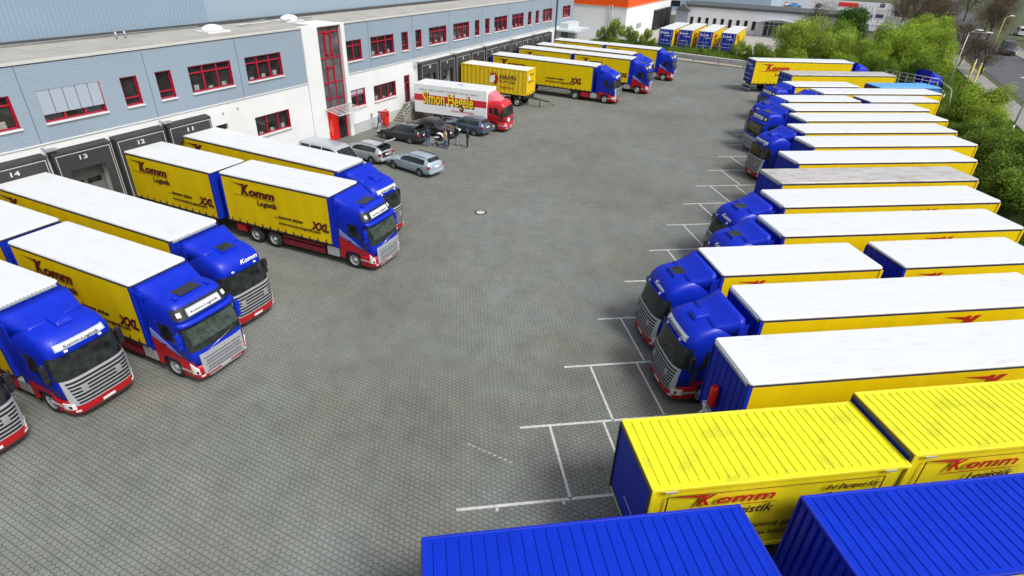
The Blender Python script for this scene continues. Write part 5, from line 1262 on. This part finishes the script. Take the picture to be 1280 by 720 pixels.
    b.box(.112, .122, -.022, .022, 1.607, 1.613); b.build('eyes_and_mouth', ink, bo)
    b = MB()
    for y in (-.088, .088): b.box(.02, .05, y-.012, y+.012, 1.64, 1.69)
    b.build('ear', skinm, bo)
    if not bald:
        b = MB(); n = 14; rings = []
        for k in range(7):
            a = (k/6)*math.pi*.5; z = 1.66+.135*math.sin(a); r_ = .108*math.cos(a)+.004
            rings.append([(.025-(.0 if k > 1 else .02)+r_*math.cos(2*math.pi*i/n), r_*.95*math.sin(2*math.pi*i/n), z+(0.045 if math.cos(2*math.pi*i/n) > .3 and k < 2 else (-.05 if k == 0 and not long else (-.22 if k == 0 else 0)))) for i in range(n)])
        b.loft(rings, 0, True); b.build('hair', hair, bo)
    b = MB(); n = 16; rings = []                                 # jacket hem over the hips
    for z, kx, ky in ((.86, .145, .185), (.95, .15, .185), (1.05, .148, .18), (1.2, .145, .18)):
        rings.append([(kx*math.cos(2*math.pi*i/n), ky*math.sin(2*math.pi*i/n), z) for i in range(n)])
    b.loft(rings, 0, True, cap=False); b.build('jacket', top, bo)
    return t
navy = mat('navy_cloth', (.012, .018, .04), .85); jeans = mat('blue_jeans', (.06, .12, .26), .85, noise=.3, nscale=12); beige = mat('beige_cloth', (.42, .34, .22), .85); blk = mat('black_cloth', (.012, .012, .014), .85)
grey_c = mat('grey_jacket', (.10, .13, .19), .85); whitec = mat('white_cloth', (.6, .6, .6), .8); paleb = mat('pale_jeans', (.25, .33, .42), .85)
hb_, hbr = mat('dark_hair', (.015, .01, .008), .6), mat('brown_hair', (.06, .03, .015), .6)
person('person in navy jacket and blue jeans next to the raised tailgate', (-28.75, 42.1, 0), 150, navy, jeans, hb_, 'wide')
person('person in beige jacket and jeans facing the dark dressed ones', (-27.15, 42.4, 0), 60, beige, jeans, hbr, 'stand')
person('person in black top standing close to the beige jacket', (-27.3, 43.2, 0), 240, blk, blk, hb_, 'talk')
person('person in black top and pale jeans with a white shoe side, mid group', (-26.9, 43.9, 0), 250, blk, paleb, hb_, 'stand')
person('person all in black, rightmost of the standing group', (-25.7, 43.8, 0), 200, blk, blk, hb_, 'stand')
person('person walking in a grey jacket beside the red bin', (-35.5, 44.0, 0), 10, grey_c, mat('slate_trousers', (.10, .12, .16), .9), hb_, 'walk')
# pram with white trim
pr = empty('pram', (-28.0, 42.7, 0), R(200)); tag(pr, 'black and white pram between the jeans wearer and the beige jacket', 'pram')
b = MB(); b.loft([[(-.32, -.18, .5), (.30, -.18, .5), (.30, .18, .5), (-.32, .18, .5)], [(-.42, -.23, .82), (.38, -.23, .78), (.38, .23, .78), (-.42, .23, .82)]], 0, False); bevel(b.build('seat_tub', blk, pr), .04, 2)
b = MB(); n = 9; b.grid([[(-.42+.42*(1-math.cos(a)), y, .82+.36*math.sin(a)) for a in np.linspace(0, 1.9, n)] for y in (-.24, -.08, .08, .24)]); b.build('hood', whitec, pr)
b = MB(); b.box(-.05, .36, -.2, .2, .80, .86); bevel(b.build('blanket', whitec, pr), .03, 2)
b = MB()
for sd_ in (-1, 1): b.tube((-.62, sd_*.24, 1.05), (.30, sd_*.24, .18), .016, n=6); b.tube((.32, sd_*.22, .72), (-.34, sd_*.24, .20), .016, n=6)
b.tube((-.62, -.24, 1.05), (-.62, .24, 1.05), .02, n=6); b.build('frame', steel, pr)
for x in (-.36, .32):
    for sd_ in (-1, 1): wheel(pr, x, sd_*.27, .15, .05, sd_)

# ------------------------------------------------------------ vegetation
def leafmat(name, c1, c2, tr=.35):
    m = bpy.data.materials.new(name); m.use_nodes = True; t = m.node_tree; L = t.links.new; b = t.nodes['Principled BSDF']
    g_ = t.nodes.new('ShaderNodeNewGeometry'); mx = t.nodes.new('ShaderNodeMix'); mx.data_type = 'RGBA'; L(g_.outputs['Random Per Island'], mx.inputs[0])
    mx.inputs[6].default_value = (*c1, 1); mx.inputs[7].default_value = (*c2, 1)
    tc = t.nodes.new('ShaderNodeTexCoord'); n = t.nodes.new('ShaderNodeTexNoise'); n.inputs['Scale'].default_value = .55; n.inputs['Detail'].default_value = 3; L(tc.outputs['Object'], n.inputs[0])
    r = t.nodes.new('ShaderNodeMapRange'); r.inputs[1].default_value = .35; r.inputs[2].default_value = .65; r.inputs[3].default_value = .62; r.inputs[4].default_value = 1.25; L(n.outputs[0], r.inputs[0])
    m2 = t.nodes.new('ShaderNodeMix'); m2.data_type = 'RGBA'; m2.blend_type = 'MULTIPLY'; m2.inputs[0].default_value = 1; L(mx.outputs[2], m2.inputs[6]); L(r.outputs[0], m2.inputs[7])
    L(m2.outputs[2], b.inputs['Base Color']); b.inputs['Roughness'].default_value = .6; b.inputs['Specular IOR Level'].default_value = .25
    tl = t.nodes.new('ShaderNodeBsdfTranslucent'); L(m2.outputs[2], tl.inputs[0]); ms = t.nodes.new('ShaderNodeMixShader'); ms.inputs[0].default_value = tr
    L(b.outputs[0], ms.inputs[1]); L(tl.outputs[0], ms.inputs[2]); L(ms.outputs[0], t.nodes['Material Output'].inputs[0]); return m
lf_mid = leafmat('leaves_mid', (.10, .18, .018), (.21, .32, .035)); lf_bright = leafmat('leaves_bright', (.19, .31, .02), (.38, .50, .06)); lf_willow = leafmat('leaves_willow', (.22, .33, .03), (.40, .52, .08))
lf_dark = leafmat('leaves_dark', (.03, .09, .012), (.07, .16, .02)); lf_brown = leafmat('buds_brown', (.07, .05, .03), (.13, .10, .05)); lf_yel = leafmat('leaves_yellowish', (.16, .18, .04), (.26, .26, .06)); lf_white = leafmat('blossom_white', (.5, .5, .45), (.7, .7, .68), .2)
bark = mat('bark', (.07, .055, .045), .9, noise=.4, nscale=6)
def crown_mesh(name, rx, ry, h, z0, n, leaf, m, seed, lobes=14, droop=0, gap=.0):
    g_ = np.random.default_rng(seed)
    L_ = []
    for k in range(lobes):
        a = g_.uniform(0, 2*math.pi); rr = math.sqrt(g_.uniform(0, 1))*.72; zz = g_.uniform(.10, .86)
        s_ = g_.uniform(.17, .40); fall = 1.08-.35*zz
        L_.append((rx*rr*fall*math.cos(a), ry*rr*fall*math.sin(a), z0+h*zz, rx*s_, ry*s_, h*s_*g_.uniform(.55, .8)))
    wts = np.array([l[3]*l[4]*l[5] for l in L_]); wts = wts/wts.sum()
    ids = g_.choice(lobes, n, p=wts); L_ = np.array(L_)[ids]
    d = g_.normal(size=(n, 3)); d /= np.linalg.norm(d, axis=1)[:, None]
    rad_ = np.where(g_.uniform(size=n) < .12, g_.uniform(1, 1.45, n), g_.uniform(.3, 1.05, n)**.5)
    P = L_[:, :3]+d*rad_[:, None]*L_[:, 3:6]
    P[:, 2] = np.maximum(P[:, 2], .08)
    nrm = d+g_.normal(size=(n, 3))*.8; nrm /= np.linalg.norm(nrm, axis=1)[:, None]
    t1 = np.cross(nrm, g_.normal(size=(n, 3))); t1 /= np.linalg.norm(t1, axis=1)[:, None]; t2 = np.cross(nrm, t1)
    if droop: t1 = t1*(1-droop)+np.array([0, 0, -1])*droop; t1 /= np.linalg.norm(t1, axis=1)[:, None]
    s1 = leaf*g_.uniform(.6, 1.3, n)[:, None]*(1.9 if droop else 1.15); s2 = leaf*g_.uniform(.5, .9, n)[:, None]*(.5 if droop else .8)
    vs = np.stack([P-t1*s1*.5, P+t2*s2*.5+t1*s1*.1, P+t1*s1*.5, P-t2*s2*.5+t1*s1*.1], 1).reshape(-1, 3)
    me = bpy.data.meshes.new(name); me.vertices.add(4*n); me.vertices.foreach_set('co', vs.ravel()); me.loops.add(4*n); me.loops.foreach_set('vertex_index', np.arange(4*n, dtype=np.int32))
    me.polygons.add(n); me.polygons.foreach_set('loop_start', np.arange(0, 4*n, 4, dtype=np.int32)); me.polygons.foreach_set('loop_total', np.full(n, 4, dtype=np.int32))
    me.update(calc_edges=True); me.materials.append(m); return me
def limb_mesh(h, rx, seed, levels=3, r0=.12, twig=.0):
    g_ = random.Random(seed); b = MB()
    def grow(p, d, L_, r_, lv):
        q = p+d*L_; b.tube(p, q, r_, r_*.62, 6 if lv > 1 else 4, 0, False)
        if lv == 0: return
        for k in range(3 if lv > 1 else 3):
            a = g_.uniform(0, 6.28); sp = g_.uniform(.35, .75)
            u = d.cross(Vector((0, 0, 1)) if abs(d.z) < .95 else Vector((1, 0, 0))).normalized(); v = d.cross(u)
            nd = (d+(u*math.cos(a)+v*math.sin(a))*sp+Vector((0, 0, .12))).normalized(); grow(p+d*L_*g_.uniform(.55, 1), nd, L_*g_.uniform(.6, .8), r_*.58, lv-1)
    grow(Vector((0, 0, 0)), Vector((g_.uniform(-.06, .06), g_.uniform(-.06, .06), 1)).normalized(), h*.32, r0, levels); return b.mesh('trunk', bark)
PM = {}
def plant(name, key, label, cat, loc, rz, sc_, group, spec, trunk=(3, .12)):
    """spec: rx, ry, h, z0, n, leaf, material, lobes, droop"""
    if key not in PM:
        rx, ry, h, z0, n, leaf, m, lobes, droop = spec
        PM[key] = (crown_mesh('crown', rx, ry, h, z0, n, leaf, m, len(PM)+11, lobes, droop) if n else None, limb_mesh(h+z0, rx, len(PM)+5, *trunk[:1], r0=trunk[1]))
    c, tr = PM[key]; t = empty(name, loc, R(rz)); t.scale = sc_ if isinstance(sc_, tuple) else (sc_,)*3; tag(t, label, cat, group)
    tk = obj('trunk', tr, t)
    if c: obj('crown', c, t)
    return t
hedge = (2.9, 2.9, 3.6, .1, 15000, .17, lf_mid, 34, 0)
hedge2 = (2.7, 2.7, 3.5, .1, 15000, .15, lf_bright, 34, 0)
gh = 'bushes along the right edge behind the trailers'
y = 24.0; k = 0
hl = ['dark green hedge bush behind the rearmost visible trailer tails at the right edge', 'green hedge bush second up along the right edge', 'green hedge bush third up along the right edge', 'green hedge bush fourth up along the right edge', 'green hedge bush fifth up along the right edge', 'green hedge bush sixth up along the right edge', 'green hedge bush seventh up along the right edge', 'green hedge bush eighth up along the right edge', 'green hedge bush ninth up, below the round bright bush', 'green hedge bush tenth up, beside the round bright bush', 'eleventh hedge bush up the right edge']
for i, yy in enumerate([27, 32, 37, 42, 47, 52, 57, 62, 66.5, 71]):
    plant('hedge_bush', 'hedge%d' % (i % 3), hl[i], 'bush', (16.6+.5*math.sin(i*2.1), yy, 0), i*77, (.95+.1*math.sin(i*1.3), 1.05, .88+.12*math.cos(i*1.9)), gh, hedge, (3, .09))
plant('round_bush', 'rb', 'big round bright green bush beside the road at the right', 'bush', (18.2, 84, 0), 20, (1.3, 1.25, 1.15), None, hedge2, (3, .1))
plant('round_bush', 'rb', 'smaller bright green bush in front of the big round one', 'bush', (17.3, 76.5, 0), 140, (1.0, 1.0, .95), None, hedge2, (3, .1))
plant('yellow_shrub', 'ys', 'yellow flowering shrub at the foot of the yellow stakes', 'shrub', (18.4, 93.5, 0), 20, 1, None, (1.2, 1.2, 3.6, .2, 3000, .16, lf_yel, 9, 0), (2, .05))
# belt of willows and trees behind the far end
wil = (4.2, 3.8, 6.3, .6, 22000, .20, lf_willow, 40, .45)
tw = (3.8, 3.8, 5.6, .4, 18000, .20, lf_bright, 34, .15)
td = (3.6, 3.6, 5.0, .3, 16000, .20, lf_mid, 32, 0)
gt = 'trees behind the far end of the yard'
W_ = [('wil', wil, -3.2, 112.5, 1.12, 'tall drooping willow nearest the low white building'), ('wil', wil, 2.6, 112, .92, 'drooping willow right of the tallest one'), ('tw', tw, 8.0, 110, .92, 'light green tree just behind the trailer roofs, right of the willows'),
      ('tw', tw, 13.0, 113.5, 1.15, 'light green tree left of the two headed lamp'), ('tw', tw, 16.5, 121, 1.22, 'high light green tree nearest the road bend'), ('tw', tw, 10.5, 121, 1.25, 'light green tree below the white sign boards'), ('td', td, 3.4, 120, 1.2, 'mid green tree behind the willows'),
      ('td', td, -7.6, 108.5, .62, 'small mid green bush left of the tallest willow'), ('td', td, 9.0, 103, .72, 'dark bush over the solo blue tractor cab'), ('td', td, 13.6, 104.5, .8, 'bush left of the two headed lamp foot'), ('tw', tw, 15.5, 133, 1.2, 'light green tree far up beside the road'), ('tw', tw, 18.3, 146, 1.25, 'last light green tree up the road edge'), ('td', td, 20, 160, 1.1, 'green tree before the brown bare ones'),
      ('tw', tw, 3.8, 104.5, .62, 'low light bush behind the lettered lorry'), ('tw', tw, -2.5, 104.8, .6, 'low light bush behind the far end lorry roof')]
for i, (kk, sp, x, y, s_, lb) in enumerate(W_): plant('willow' if kk == 'wil' else 'leafy_tree', kk, lb, 'tree', (x, y, 0), i*61, s_, gt, sp, (3, .16))
plant('round_tree', 'rd', 'dense dark green ball shaped tree right of the brown bare one', 'tree', (4.8, 152, 0), 0, 1, None, (5.2, 5, 6.6, .4, 16000, .28, lf_dark, 26, 0), (3, .2))
bt = (4.0, 4.0, 5.6, 1.6, 5200, .13, lf_brown, 22, 0)
gb = 'bare brown trees'
for i, (x, y, s_, lb) in enumerate([(-1.0, 150, 1.15, 'brown bare tree at the corner of the low white building'), (24.2, 128, .85, 'bare tree nearest the camera beside the road'), (23.3, 134, .95, 'second bare tree beside the road'), (25.2, 125, .8, 'bare tree standing right at the road edge by the lamp'), (22.5, 160, 1.15, 'brown tree in the row up the road, foremost'), (21.5, 172, 1.25, 'brown tree in the row up the road, second'), (23.5, 184, 1.3, 'brown tree in the row up the road, third'), (21, 198, 1.35, 'brown tree in the row up the road, fourth'), (26, 214, 1.4, 'brown tree in the row up the road, fifth'), (36.5, 190, 1.2, 'bare tree on the far side of the road'), (40, 215, 1.3, 'olive brown tree at the top right corner'), (45, 235, 1.4, 'olive brown tree behind the top right one'), (30, 235, 1.4, 'farthest brown tree up the road'), (24.5, 148, 1.0, 'brown tree between the roadside pair and the row up the road'), (31, 252, 1.5, 'brown tree above the road bend, left one'), (40, 250, 1.5, 'brown tree above the road bend, right one'), (52, 262, 1.5, 'brown tree by the pale van at the top right'), (48, 196, 1.2, 'bare tree beyond the dark van'), (16.5, 186, 1.2, 'brown tree right of the white sign boards'), (43.5, 172, 1.0, 'low bare tree behind the dark van'), (41, 150, 1.1, 'bare tree at the right picture edge across the road'), (39.5, 205, 1.3, 'olive brown tree just left of the pale van'), (27.5, 196, 1.2, 'brown tree standing where the road narrows'), (18.5, 205, 1.3, 'brown tree above the sign boards')]):
    plant('bare_tree', 'bare%d' % (i % 2), lb, 'tree', (x, y, 0), i*83, s_, gb, bt, (6, .17))
# shrubs in front of the orange banded hall and along the fence
tall = (1.9, 1.6, 3.4, .1, 6500, .17, lf_bright, 12, 0)
shl = [(-34.5, 113.5, 1.25, 'tall light green shrub below the ladder of the orange banded hall'), (-31.8, 113.8, .95, 'light shrub right of the tallest one by the orange banded hall'), (-28.6, 112.5, .95, 'bright shrub left of the blue backed trailers'), (-26.8, 111.5, .6, 'low shrub touching the leftmost blue backed trailer'), (-37.4, 114.2, .8, 'sparse shrub beside the pale end canopy'), (-12.0, 111.5, .85, 'yellow green shrub before the rightmost blue backed trailer'), (-10.2, 109.8, .75, 'shrub between blue backed trailers and willow'), (-17.8, 110.6, .45, 'low shrub before the third blue backed trailer')]
for i, (x, y, s_, lb) in enumerate(shl): plant('shrub', 'sh%d' % (i % 2), lb, 'shrub', (x, y, .3), i*50, s_, 'shrubs along the fence', tall, (3, .05))
# grass tufts on the bank
def tufts(name, pts, n, hgt, m, seed):
    g_ = np.random.default_rng(seed); a, b_, c, d = [np.array(p, float) for p in pts]; u = g_.uniform(size=n)[:, None]; v = g_.uniform(size=n)[:, None]
    P = (a*(1-u)+b_*u)*(1-v)+(d*(1-u)+c*u)*v; ang = g_.uniform(0, 6.28, n); W2 = .05+.06*g_.uniform(size=n); H = hgt*g_.uniform(.4, 1.2, n); dx = np.cos(ang)*W2; dy = np.sin(ang)*W2
    vs = np.stack([P+np.stack([-dx, -dy, 0*dx], 1), P+np.stack([dx, dy, 0*dx], 1), P+np.stack([g_.normal(size=n)*.1, g_.normal(size=n)*.1, H], 1)], 1).reshape(-1, 3)
    me = bpy.data.meshes.new(name); me.from_pydata(vs.tolist(), [], np.arange(3*n).reshape(-1, 3).tolist()); me.materials.append(m); tag(obj(name, me), kind='stuff')
tufts('long_grass', [(-38, 111.8, .5), (8, 106.2, .5), (8, 109.3, .95), (-38, 117, .55)], 16000, .75, lf_mid, 3)
tufts('verge_grass', [(13.6, 60, .03), (22.2, 60, .03), (22.2, 135, .03), (13.6, 135, .03)], 22000, .45, lf_mid, 4)
tufts('undergrowth', [(-9, 106.5, .0), (22, 104, .0), (20, 150, .0), (-6, 140, .0)], 26000, .8, lf_mid, 5)
